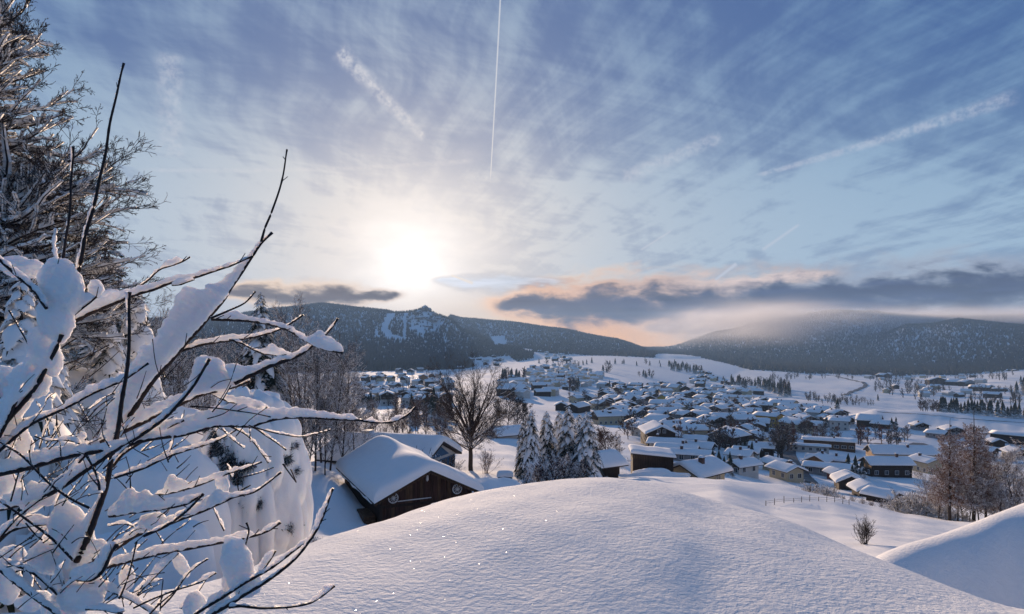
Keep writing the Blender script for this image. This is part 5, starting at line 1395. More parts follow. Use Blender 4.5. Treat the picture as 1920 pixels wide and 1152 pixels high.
# snowy spruces
SPR = [spruce_meshes('spruce', 7.0, 2.45, 7 + i, 150, .85, None, 1.45, pad=.72, full=.62) for i in range(3)]
sp = [(980, 66, .82, .72, 'smallest, leftmost spruce of the snowy row'), (996, 64, .98, .85, 'slim spruce second from the left in the snowy row'), (1025, 66, 1.02, 1.0, 'broad spruce with a lower neighbour in the middle left of the snowy row'),
      (1049, 69, 1.06, .95, 'spruce leaning against the tallest one in the snowy row'), (1066, 66, 1.10, 1.0, 'tallest spruce of the snowy row'), (1086, 70, 1.05, 1.0, 'dark spruce squeezed between the tallest and the rightmost one'), (1100, 64, 1.02, 1.12, 'rightmost and broadest spruce of the snowy row')]
for i, (px, Y, s, wd, lab) in enumerate(sp):
    place_tree('spruce', SPR[i % 3], pt(px, Y), lab, 'spruce', 'snow-laden spruces in a row on the lawn', i * 1.1, (s * wd, s * wd, s))
# leafy shrub before them
def leaf_shrub():
    m = bush('leafy_shrub', 130, 2.5, 26, M['leaf_brown'], .06, .75, (7, 4), wmin=.03, keep=.6)
    rs = np.random.RandomState(4); V, T = [], []
    src = np.array([v.co[:] for v in m['crown'].vertices]); pick = src[rs.randint(0, len(src), 900)]
    for i, c in enumerate(pick):
        s = rs.uniform(.035, .075); a = rs.normal(0, 1, 3); a /= np.linalg.norm(a); b = np.cross(a, rs.normal(0, 1, 3)); b /= np.linalg.norm(b)
        V += [c - a * s, c + b * s * .6, c + a * s, c - b * s * .6]; T.append([4 * i, 4 * i + 1, 4 * i + 2]); T.append([4 * i, 4 * i + 2, 4 * i + 3])
    m['leaves'] = mesh_np('leafy_shrub_leaves', np.array(V), [np.array(T)], M['leaf_brown'])
    return m
LS = leaf_shrub()
for i, (px, Y, s, lab) in enumerate([(1050, 54, 1.05, 'dark withered-leaved shrub in front of the tallest spruce'), (1015, 55, .85, 'withered-leaved shrub in front of the left spruces, with berries of dead leaf'), (1082, 56, .9, 'withered-leaved shrub at the right foot of the spruce row'), (985, 50, .45, 'small withered sprigs sticking out of the snow left of the shrubs')]):
    s *= 1.2; place_tree('leafy_shrub', LS, pt(px, Y), lab.replace(', with berries of dead leaf', ''), 'shrub', rz=i * 1.7, sc=s)

# bent spruce over the mountain line
BENT = spruce_meshes('bent_spruce', 12.5, 3.7, 31, 280, .7, M['needles'], 1.35, pad=.45, full=.75)
place_tree('spruce', BENT, pt(489, 46, -.3), 'tall drooping spruce rising above the mountain line behind the shrub', 'spruce')

# larches and the snowy copse at the right
def larch(seed, H):
    rnd = random.Random(seed); S = Segs()
    cfg = [dict(n=14, kids=0, ang=1.3, ratio=.3, up=.02, wander=.012, rmin=.011),
           dict(n=7, kids=20, ang=.85, ratio=.36, up=.03, wander=.07, first=.08, taper=.25, rk=.5),
           dict(n=4, kids=8, ang=.7, ratio=.5, up=.02, wander=.12, first=.1, taper=.5, rk=.7),
           dict(n=2, kids=0, ang=.6, ratio=.5, up=.02, wander=.15, taper=.7)]
    p = (0, 0, -.6)
    for i in range(14):
        q = (rnd.gauss(0, .03), rnd.gauss(0, .03), -.6 + (H + .6) * (i + 1) / 14); S.add(p, q, .21 * (1 - .92 * i / 14), .21 * (1 - .92 * (i + 1) / 14), 0); p = q
    for i in range(95):
        t = .14 + .85 * i / 120; a = i * 2.4 + rnd.uniform(-.3, .3); l = (H * .25) * (1 - t) ** .75 * rnd.uniform(.65, 1.15) + .3
        e = rnd.uniform(-.1, .25) + .45 * t
        grow(S, rnd, (0, 0, t * H), (math.cos(a) * math.cos(e), math.sin(a) * math.cos(e), math.sin(e)), l, .034 * (1.2 - t), 1, cfg)
    return tree_meshes('larch', S, M['bark'], M['larch_twig'], .07, .03, rs=np.random.RandomState(seed), wmin=.03, keep=.22)
LAR = [larch(3, 12.6)]
for i, (px, Y, s, lab) in enumerate([(1781, 82, 1.0, 'left bare larch with dark straight trunk at the field edge'), (1826, 84, 1.13, 'tallest rust-topped larch in the middle of the group'), (1848, 88, .88, 'right larch behind the tallest one')]):
    place_tree('larch', LAR[0], pt(px, Y), lab, 'larch', 'bare larches at the right field edge', i * 2, s)
SNW = [bare('copse_tree', 150 + i, 7.0, std_cfg(24, 10, 5, up=.05, ang=.75, rmin=.008, w=.10), M['bark'], M['brown_twig'], .08, .10, .03, .03, .5, 1.0) for i in range(3)]
cop = [(1760, 84, .75), (1772, 90, .9), (1796, 83, .85), (1806, 88, 1.0), (1818, 81, .7), (1836, 83, .9), (1852, 82, .8), (1866, 90, 1.05), (1880, 84, .95), (1896, 88, 1.25), (1908, 82, 1.15), (1922, 86, 1.3), (1940, 84, 1.2), (1742, 92, .8), (1872, 80, .6)]
ad = ['short', 'slender', 'white-crusted', 'tall', 'low', 'forked', 'bent', 'broad', 'upright', 'high-crowned', 'silvery', 'edge-of-frame', 'outermost', 'leftmost', 'stubby']
for i, (px, Y, s) in enumerate(cop):
    place_tree('bare_tree', SNW[i % 3], pt(px, Y), f'{ad[i]} snow-crusted bare tree in the copse around the larches', 'tree', 'snow-crusted trees around the larches', i * 1.7, s)
bs = [(1520, 96, 1.0), (1535, 100, 1.15), (1548, 97, 1.0), (1508, 102, .9), (1562, 101, .9), (1580, 98, .6), (1600, 96, .6), (1618, 97, .65), (1635, 96, .6), (1652, 95, .65), (1668, 94, .7), (1684, 92, .9), (1698, 94, 1.15), (1710, 90, 1.0), (1722, 93, 1.3), (1735, 89, 1.0), (1748, 88, .9), (1705, 99, 1.5), (1725, 101, 1.4), (1690, 103, 1.2), (1762, 86, .9), (1790, 84, .6), (1812, 84, .5)]
for i, (px, Y, s) in enumerate(bs):
    wh = 'below the street bend' if px < 1570 else 'in the hedge along the field edge' if px < 1680 else 'at the left foot of the larches'
    place_tree('snowy_bush', BSW[i % 3] if px < 1570 or px > 1680 else BSH[i % 3], pt(px, Y, -.2), f"{['low', 'rounded', 'ragged', 'tall', 'brown', 'white-crusted', 'twiggy', 'dense'][i % 8]} leafless bush {wh}", 'bush', 'leafless bushes along the field edge', i * 1.1, s)
# twigs by the covered hedge, left of the barn
for i, (px, Y, s) in enumerate([(598, 22, .34), (620, 21, .30), (640, 22.5, .26), (655, 23, .22), (585, 21, .3)]):
    place_tree('snowy_bush', BSW[i % 3], pt(px, Y, -.05), ['tallest', 'middle', 'snow-weighted', 'smallest', 'leftmost'][i] + ' snowy twig clump on the slope left of the barn', 'bush', 'twig clumps on the slope left of the barn', i, s)

# ------------------------------------------------------------------ fence in the field
def fence():
    pts = [(1436, 949), (1452, 947), (1470, 944.5), (1488, 943), (1503, 942), (1518, 941), (1535, 941), (1550, 941.5), (1565, 943), (1580, 945), (1592, 947)]
    W3 = [at(px, py, 30, 86) for px, py in pts]
    t = empty('fence', W3[0]); tag(t, 'thin post-and-wire fence crossing the white field', 'fence')
    o = Vector(W3[0]); top = []
    for i, p in enumerate(W3):
        q = Vector(p) - o; b = MB(); h = .42 + .12 * (i % 3)
        b.tube([q + Vector((0, 0, -.4)), q + Vector((.02 * (i % 2), 0, h))], .028, 6); post = b.obj('post', M['wood_dark'], t)
        b = MB(); b.tube([q + Vector((0, 0, h)), q + Vector((0, 0, h + .1))], [.04, .015], 6); b.obj('snow_cap', M['snow'], post, True)
        top.append(q)
    for hh in (.22, .38):
        b = MB(); b.tube([q + Vector((0, 0, hh)) for q in top], .011, 4); b.obj('wire', M['dark_twig'], t)
fence()

# ------------------------------------------------------------------ village trees
FC = []
def far_conifer(seed, snowy):
    rs = np.random.RandomState(seed)
    V, T = cone_trees(np.zeros(1), np.zeros(1), np.zeros(1), np.ones(1), np.full(1, .24), rs, 9, 6)
    me = mesh_np('conifer', V, [T], M['needles_dusted'] if snowy else M['needles']); return me
FC = [far_conifer(i, True) for i in range(4)]
FB = []; FBL = []
for i in range(4):
    rnd = random.Random(200 + i); S = Segs(); c = std_cfg(8, 6, 2, up=.05, ang=.65, rmin=.06, w=.1); c[1]['n'] = 4; c[2]['n'] = 3; c[3]['n'] = 2; grow(S, rnd, (0, 0, -.5), (0, 0, 1), 9.0, .22, 0, c)
    A, B_, R0, R1, L = S.arr(); V, Fq = tubes(A, B_, R0, R1, 3); k = (L < 2) | ((L == 2) & (np.arange(len(L)) % 5 == 0)); V2, F2 = tubes(A[k], B_[k], R0[k] * 1.9, R1[k] * 1.9, 3); FBL.append(mesh_np('far_tree_plain', V2, [F2], M['grey_twig'])); FB.append(mesh_np('far_bare_tree', V, [Fq], (M['grey_twig'], M['brown_twig'], M['grey_twig'], M['red_twig'])[i]))
def conifer(px, py, hpx, label, group=None, y0=110, i=0, wd=1.0, y1=6400):
    x, y, z = at(px, py, y0, y1); H = hpx * y / F
    o = mobj('conifer', FC[i % 4], None, (x, y, z - .2), i * 1.3, (H * wd, H * wd, H)); tag(o, label, 'conifer', group); return o
vc = [(1337, 884, 44, 1.1, 'dark spruce left in the clump behind the half-timbered house'), (1348, 888, 46, 1.1, 'middle spruce of the clump behind the half-timbered house'), (1369, 894, 50, .9, 'tall slim spruce right of the clump behind the half-timbered house'), (1358, 890, 36, 1.1, 'short spruce inside the clump behind the half-timbered house'),
      (1397, 847, 24, .9, 'small dark spruce left of the broad cream chalet'), (1410, 868, 42, .8, 'slim dark spruce between white cottages and street'), (1538, 858, 18, 1.3, 'bushy dark conifer before the low white annex'),
      (1590, 888, 40, 1.1, 'left dark conifer beside the honey-gabled chalet'), (1604, 896, 44, 1.2, 'biggest dark conifer between the chalets and the dark-walled house'), (1616, 900, 40, 1.2, 'right dark conifer against the dark-walled house'), (1598, 903, 34, 1.2, 'low dark conifer in front of the big one'),
      (1530, 806, 25, .9, 'left of three dark spruces at the village square'), (1540, 806, 22, .9, 'middle of three dark spruces at the village square'), (1549, 806, 27, .9, 'right of three dark spruces at the village square'),
      (1487, 782, 17, 1.1, 'dark spruce right of the cream hipped building'), (1504, 786, 22, 1.1, 'larger dark spruce further right of the cream hipped building'), (1457, 777, 15, 1.2, 'dark spruce in front of the cream hipped building'), (1441, 776, 12, 1.1, 'small spruce left of the cream hipped building'),
      (1570, 775, 28, 1.3, 'tall broad conifer standing alone at the left end of the white field'), (1672, 805, 23, 1.0, 'left dark spruce below the white field'), (1680, 805, 24, 1.0, 'right dark spruce below the white field'),
      (1143, 730, 18, .9, 'lone cone-shaped spruce on the open snowfield'), (1188, 801, 30, 1.3, 'big dark conifer in the middle of the village'), (1319, 786, 17, .7, 'thin cypress-like conifer beside the red-brown house'),
      (955, 720, 16, .9, 'slim spruce by the solitary dark house'), (1390, 745, 12, 1.1, 'small conifer above the village roofs'), (1256, 835, 18, .8, 'small snowy spruce beside the white side-on house'), (1646, 752, 14, .9, 'single dark spruce right of the farm track')]
for i, (px, py, hp, wd, lab) in enumerate(vc):
    conifer(px, py, hp, lab, 'conifers standing among the village houses', i=i, wd=wd)

FARV, FARF, FARN = [], [], [0]
def grove(poly, n, hm, label, group, kind='conifer', seed=0, y0=110, mix=0.0, wd=1.0):
    rnd = random.Random(seed); xs = [p[0] for p in poly]; ys = [p[1] for p in poly]; k = 0
    while k < n:
        px = rnd.uniform(min(xs), max(xs)); py = rnd.uniform(min(ys), max(ys))
        if not inp1((px, py), poly): continue
        x, y, z = at(px, py, y0); H = hm * rnd.uniform(.7, 1.15)
        if any((x - a) ** 2 + (y - b_) ** 2 < (c * .8) ** 2 for a, b_, c in USED) and 'village' in group: 
            k += rnd.random() < .02; continue
        fx = (px - min(xs)) / (max(xs) - min(xs) + .1); fy = (py - min(ys)) / (max(ys) - min(ys) + .1)
        pos = ('back', 'upper', 'lower', 'front')[min(3, int(fy * 4))] + ' ' + ('leftmost', 'left', 'right', 'rightmost')[min(3, int(fx * 4))]
        if kind == 'conifer' and rnd.random() >= mix:
            o = mobj('conifer', FC[rnd.randint(0, 3)], None, (x, y, z - .3), rnd.uniform(0, 6), (H * wd, H * wd, H)); tag(o, f'dark {"tall" if H > hm else "shorter"} conifer, {pos} of {label}', 'conifer', group)
        else:
            s = H / 9.0; ii = rnd.randint(0, 3)
            if any(q in group for q in ('far valley', 'far inn', 'brush line', 'left hamlet')):
                me = FBL[ii]; n_ = len(me.vertices); co = np.empty(n_ * 3, np.float32); me.vertices.foreach_get('co', co); co = co.reshape(-1, 3) * s
                a = rnd.uniform(0, 6); co = co @ np.array([[math.cos(a) * 1.25, math.sin(a) * 1.25, 0], [-math.sin(a) * 1.25, math.cos(a) * 1.25, 0], [0, 0, 1]]) + np.array([x, y, z - .3])
                fi = np.empty(len(me.loops), np.int32); me.loops.foreach_get('vertex_index', fi)
                FARV.append(co); FARF.append(fi.reshape(-1, 4) + FARN[0]); FARN[0] += n_; k += 1; continue
            o = mobj('bare_tree', FB[ii], None, (x, y, z - .3), rnd.uniform(0, 6), (s * 1.25, s * 1.25, s)); tag(o, f'{("grey", "brown", "pale grey", "reddish")[ii]} {"tall" if H > hm else "shorter"} tree, {pos} of {label}', 'tree', group)
        k += 1
grove([(1062, 735), (1066, 724), (1085, 722), (1102, 736)], 16, 13, 'the dark round grove on the snowfield', 'trees of the dark round grove', seed=1, mix=.3)
grove([(936, 716), (938, 706), (985, 708), (985, 718)], 22, 15, 'the valley grove beside the solitary house', 'trees of the valley grove', seed=2, mix=.2)
grove([(1350, 722), (1360, 716), (1420, 722), (1470, 730), (1493, 744), (1470, 746), (1430, 733), (1395, 730)], 64, 17, 'the dark wood on the spur above the village', 'trees of the wood on the spur', seed=3, mix=.15)
grove([(1760, 783), (1762, 778), (1860, 783), (1862, 788)], 34, 12, 'the spruce belt behind the white field', 'spruce belt behind the white field', seed=4, y0=500)
grove([(1868, 789), (1870, 784), (1925, 786), (1925, 791)], 14, 12, 'the short spruce belt at the right photo edge', 'short spruce belt at the right edge', seed=5, y0=500)
grove([(1725, 782), (1725, 774), (1765, 776), (1765, 784)], 9, 9, 'the thin trees left of the spruce belt', 'thin trees left of the spruce belt', 'bare', seed=6, y0=500)
grove([(1905, 742), (1912, 715), (1935, 700), (1935, 745)], 18, 20, 'the dark wood at the far right edge', 'trees of the far right wood', seed=7, y0=600)
grove([(1240, 692), (1262, 684), (1315, 700), (1318, 706), (1290, 702)], 34, 17, 'the wedge of forest above the upper village', 'trees of the forest wedge', seed=8, mix=.1)
grove([(1640, 735), (1640, 700), (1730, 712), (1790, 735), (1720, 752)], 110, 11, 'the bare woodland on the far valley side', 'bare woodland on the far valley side', 'bare', seed=9, y0=600)
grove([(1800, 745), (1800, 728), (1910, 735), (1915, 760), (1860, 765)], 60, 10, 'the bare trees around the far inn', 'bare trees around the far inn', 'bare', seed=10, y0=600)
grove([(1500, 752), (1520, 742), (1640, 756), (1640, 764), (1560, 760)], 60, 7, 'the brush line behind the white field', 'brush line behind the white field', 'bare', seed=11, y0=430)
grove([(1195, 712), (1200, 702), (1228, 704), (1226, 714)], 10, 12, 'the trees behind the town hall rise', 'trees behind the town hall', 'conifer', seed=12, mix=.6)
grove([(1126, 700), (1128, 693), (1146, 694), (1146, 701)], 7, 13, 'the small copse at the top of the snowfield', 'small copse on the snowfield', seed=13, mix=.5)
grove([(1060, 745), (1200, 740), (1330, 745), (1450, 775), (1560, 800), (1580, 840), (1480, 850), (1330, 850), (1200, 840), (1130, 800)], 160, 8.0, 'the village', 'leafless trees between the village houses', 'bare', seed=14)
grove([(665, 745), (690, 715), (800, 700), (845, 715), (850, 765), (760, 775)], 80, 7.5, 'the left hamlet', 'trees in the left hamlet', 'bare', seed=15, y0=150)
grove([(672, 770), (674, 752), (702, 754), (702, 772)], 7, 9, 'the dark clump by the white chalet', 'dark clump by the white chalet', seed=16, y0=150)
grove([(770, 800), (772, 790), (850, 790), (852, 800)], 12, 9, 'the dark spruces behind the scrub', 'dark spruces behind the scrub', seed=17, y0=100, mix=.2)
grove([(1590, 838), (1600, 815), (1720, 822), (1735, 832), (1700, 842)], 18, 8, 'the graveyard trees', 'graveyard trees', 'bare', seed=18, y0=200)
grove([(1450, 866), (1453, 842), (1466, 842), (1470, 866)], 6, 12, 'the street tree clump', 'street tree clump', 'bare', seed=19, y0=150)
grove([(1010, 690), (1010, 680), (1240, 682), (1240, 690)], 30, 14, 'the tree line under the right ridge', 'tree line under the right ridge', seed=20, mix=.3)
grove([(1560, 712), (1570, 700), (1640, 706), (1640, 714)], 16, 11, 'the hedge along the farm track', 'hedge along the farm track', 'bare', seed=21, y0=600)

grove([(1430, 722), (1600, 706), (1900, 716), (1900, 704), (1600, 696), (1430, 706)], 110, 12, 'the foot of the right mountain', 'woodland edge on the far valley side', 'bare', seed=30, y0=900)
tag(mobj('distant_trees', mesh_np('distant_trees', np.concatenate(FARV), [np.concatenate(FARF)], M['grey_twig'])), 'leafless trees and brush dotted over the far valley side and the left hamlet', 'trees', kind='stuff')
# ------------------------------------------------------------------ tall snowy tree at the left edge
M['frost_twig'] = mat_snow_topped('frosted_twigs', (0.034, 0.028, 0.028), .22, 6.0, .25)
def left_tree():
    rnd = random.Random(12); S = Segs()
    Y0 = 13.0; X0 = (-75 - 960) / F * Y0
    zb = gz(X0, Y0); ztop = 8.6
    p = (0, 0, zb - .5); n = 16; r = .24
    for i in range(n):
        q = (rnd.gauss(0, .03) + .25 * math.sin(i * .35), rnd.gauss(0, .05), zb - .5 + (ztop - zb + .5) * (i + 1) / n)
        S.add(p, q, r, r * .93, 0); p = q; r *= .93
    cfg = [dict(n=6, kids=0, ang=.5, ratio=.5, up=0, wander=.02, rmin=.0044),
           dict(n=11, kids=13, ang=.65, ratio=.33, up=.035, wander=.10, first=.16, taper=.10, rk=.45, tip=.05, flat=1),
           dict(n=5, kids=7, ang=.62, ratio=.48, up=.03, wander=.12, first=.12, taper=.25, rk=.55),
           dict(n=3, kids=3, ang=.65, ratio=.5, up=.03, wander=.16, first=.15, taper=.5, rk=.75),
           dict(n=1, kids=0, ang=.6, ratio=.55, up=.03, wander=.17, taper=.7)]
    reach = [(-.8, 3.3), (0.2, 3.0), (1.6, 2.8), (2.6, 2.9), (3.3, 2.8), (4.4, 2.3), (5.4, 1.9), (6.6, 1.6), (8.6, 1.5)]
    for i in range(116):
        zz = -.8 + 9.2 * (i + .5) / 116 + rnd.uniform(-.1, .1)
        a = rnd.gauss(0, .62) if i % 4 else rnd.uniform(1.2, 5.0)
        e = rnd.uniform(.0, .5) if zz > 2 else rnd.uniform(-.25, .25)
        L = float(np.interp(zz, [q[0] for q in reach], [q[1] for q in reach])) * rnd.uniform(.75, 1.12)
        grow(S, rnd, (0, 0, zz - L * .22), (math.cos(a) * math.cos(e), math.sin(a) * math.cos(e), math.sin(e)), L, .055 * rnd.uniform(.6, 1.1), 1, cfg)
    for i in range(34):     # heavy low boughs that fill the view behind the shrub
        zz = .2 + 2.5 * i / 34; a = rnd.gauss(0, .45); e = rnd.uniform(-.12, .22)
        grow(S, rnd, (0, 0, zz), (math.cos(a) * math.cos(e), math.sin(a) * math.cos(e), math.sin(e)), rnd.uniform(2.6, 3.5), .05 * rnd.uniform(.7, 1.2), 1, cfg)
    # the long limb that reaches out over the sky
    grow(S, rnd, (.2, 0, 2.35), (.86, .05, .50), 3.35, .058, 1, [cfg[0], dict(cfg[1], up=-.045, tip=-.03, kids=17, wander=.07)] + cfg[2:])
    A, B, R0, R1, L = S.arr()
    m = tree_meshes('left_tree', S, M['bark'], M['frost_twig'], 0, .016, sides=3, rs=np.random.RandomState(9))
    k = (R0 > .0047) & (L > 0); V, Fq = snow_on(A[k], B[k], R0[k], R1[k], np.clip(R0[k] * 8.0, .05, .24), 2.8, .034, np.random.RandomState(9), .18, .9)
    m['snow_cover'] = mesh_np('left_tree_snow', V, [Fq], M['snow'], smooth=True)
    place_tree('bare_tree', m, (X0, Y0, 0), 'tall snow-laden leafless tree at the left photo edge, reaching over the sky', 'tree')
left_tree()

# small pine top and drooping snow-loaded boughs under it
def tuft_pine():
    m = spruce_meshes('tuft_pine', 7.0, 1.7, 77, 170, .6, M['needles'], .45, pad=.5, full=.55)
    x, y = (197 - 960) / F * 22, 22; z = (HY - 420) / F * 22 - 7.0
    place_tree('pine', m, (x, y, z), 'dark pine top rising behind the snowy shrub at the left', 'pine')
tuft_pine()
DRP = [spruce_meshes('laden_spruce', 4.2, 1.5, 90 + i, 85, 1.35, M['needles'], 1.5) for i in range(2)]
for i, (px, py, Y, s, lab) in enumerate([(40, 505, 9.0, .80, 'snow-smothered young spruce at the left edge behind the shrub'), (105, 640, 9.6, .55, 'lower snow-smothered spruce tip peeping through the shrub stems'), (255, 520, 15.5, .95, 'spruce with hanging snow-loaded boughs right of the pine top'), (205, 575, 14.5, .75, 'smaller spruce with hanging boughs in front of the pine'), (-40, 560, 10.5, .9, 'snow-smothered spruce cut off by the left photo edge')]):
    z = (HY - py) / F * Y - 4.2 * s
    place_tree('spruce', DRP[i % 2], ((px - 960) / F * Y, Y, z), lab, 'spruce', None, i * 2.1, s)

# ------------------------------------------------------------------ snow-buried bushes in front of the wood
def buried(px, top, Y, hw, h, label, seed, prof=.5, rough=.07, ry=None, n=(64, 40)):
    z = (HY - top) / F * Y - h
    rx = hw * Y / F
    return mound('buried_bush', px, 0, Y, rx, ry or rx * .9, h, label, 'buried bush', seed, 'snow_lump2', None, z, n, rough, None, 2, prof, .1)
M['snow_lump2'] = mat_snow('snow_soft', 30.0, 0.008, 5.0, 0.02, sub=0.06)
buried(118, 684, 14.5, 215, 3.6, 'smooth white hump of a wholly snow-buried bush behind the shrub stems', 3, .6)
buried(300, 765, 12.5, 120, 2.6, 'white shoulder of a buried bush between the two larger humps', 5, .5)
buried(255, 822, 9.4, 165, 2.4, 'broad snow-buried bush right behind the shrub branches', 6, .42)
buried(275, 962, 8.0, 128, 1.5, 'lowest rounded snow-buried bush just above the foreground hill', 8, .45)

def covered_hedge():
    px, top, Y, hw, h = 470, 735, 11.0, 112, 3.1
    z = (HY - top) / F * Y - h; rx = hw * Y / F; ry = .85
    X = (px - 960) / F * Y
    t = empty('covered_conifer', (X, Y, z)); tag(t, 'rounded conifer smothered in drooping snow with dark needles showing through on its left', 'conifer')
    rs = np.random.RandomState(6)
    nu, nv = 150, 96; V = []
    lob = []
    for row, (fr, cnt) in enumerate(((.20, 7), (.34, 10), (.47, 13), (.59, 15), (.70, 17), (.80, 18), (.90, 19))):
        for c in range(cnt):
            lob.append((6.283 * (c + .5 * (row % 2) + rs.uniform(-.3, .3)) / cnt, fr + rs.uniform(-.05, .05), 6.283 / cnt * rs.uniform(.42, .68), rs.uniform(.16, .26), rs.uniform(.07, .17)))
    prof = lambda f: (math.sin(f * math.pi / 2) ** .72, max(0, math.cos(f * math.pi / 2)) ** .68)
    holes = [(4.22, .50, .08, .03), (4.36, .57, .13, .035), (4.62, .63, .13, .035), (4.28, .66, .10, .035), (4.55, .71, .08, .03), (4.80, .69, .07, .025)]
    L = np.array(lob)
    for j in range(nv + 1):
        f = j / nv; r, zz = prof(f)
        for i in range(nu):
            a = 6.2832 * i / nu
            q = Vector((math.cos(a) * r, math.sin(a) * r, zz * 1.4))
            k = .88 + .08 * max(0, 1 - f * 2.2) + .07 * mnoise.noise(q * 2.0 + Vector((3, 1, 2))) + .02 * mnoise.noise(q * 6)
            da = (a - L[:, 0] + math.pi) % (2 * math.pi) - math.pi
            dv = f - L[:, 1]
            # tongues of snow: rounded at the lower end, fading upward
            ta = da / (L[:, 2] * .9); tv = np.where(dv > 0, dv / (L[:, 3] * .35), dv / L[:, 3])
            d2 = ta * ta + tv * tv
            k += float(np.max(np.where(d2 < 1, L[:, 4] * np.clip(1 - d2, 0, 1) ** .45 * (1 + .5 * np.clip(dv / L[:, 3] + .4, -.4, .6)), 0)))
            for ha, hf, wa, wf in holes:
                dd = ((((a - ha + math.pi) % 6.2832) - math.pi) / wa) ** 2 + ((f - hf) / wf) ** 2
                if dd < 1.6: k -= .13 * max(0, 1 - dd / 1.6) ** .5
            V.append((q.x * rx * k, q.y * ry * k, zz * h * (1 + (k - 1) * .5)))
    i = np.arange((nv + 1) * nu).reshape(nv + 1, nu)
    q = np.stack([i[:-1], np.roll(i, -1, 1)[:-1], np.roll(i, -1, 1)[1:], i[1:]], -1).reshape(-1, 4)[:, ::-1]
    mobj('snow_cover', mesh_np('snow_cover', np.array(V), [q], M['snow_lump2'], smooth=True), t)
    holes = holes + [(l[0], min(.97, l[1] + l[3] * .36), l[2] * .5, .010) for l in lob if 3.6 < l[0] < 6.2 and rs.uniform() < .30]
    # dark sprays of needles in the gaps between the snow tongues
    NV, NT = [], []; no = 0
    for ha, hf, wa, wf in holes:
        for _ in range(int(650 * wa / .12)):
            a = ha + rs.normal(0, .7) * wa; f = hf + rs.normal(0, .7) * wf; r, zz = prof(f)
            base = np.array([math.cos(a) * r * rx, math.sin(a) * r * ry, zz * h]) * np.array([.93, .93, 1])
            out = np.array([math.cos(a), math.sin(a), -.5 + rs.normal(0, .5)]) + rs.normal(0, .45, 3); out /= np.linalg.norm(out)
            l = rs.uniform(.05, .13); s = np.cross(out, rs.normal(0, 1, 3)); s /= np.linalg.norm(s); s *= .008
            NV += [base - s, base + s, base + out * l]; NT.append([no, no + 1, no + 2]); no += 3
    o = mobj('needles', mesh_np('needles', np.array(NV), [np.array(NT)], M['needles_bare']), t); o['kind'] = 'stuff'
M['needles_bare'] = mat_snow_topped('bare_needles', (0.034, 0.042, 0.042), .22, 25.0, .2)
covered_hedge()
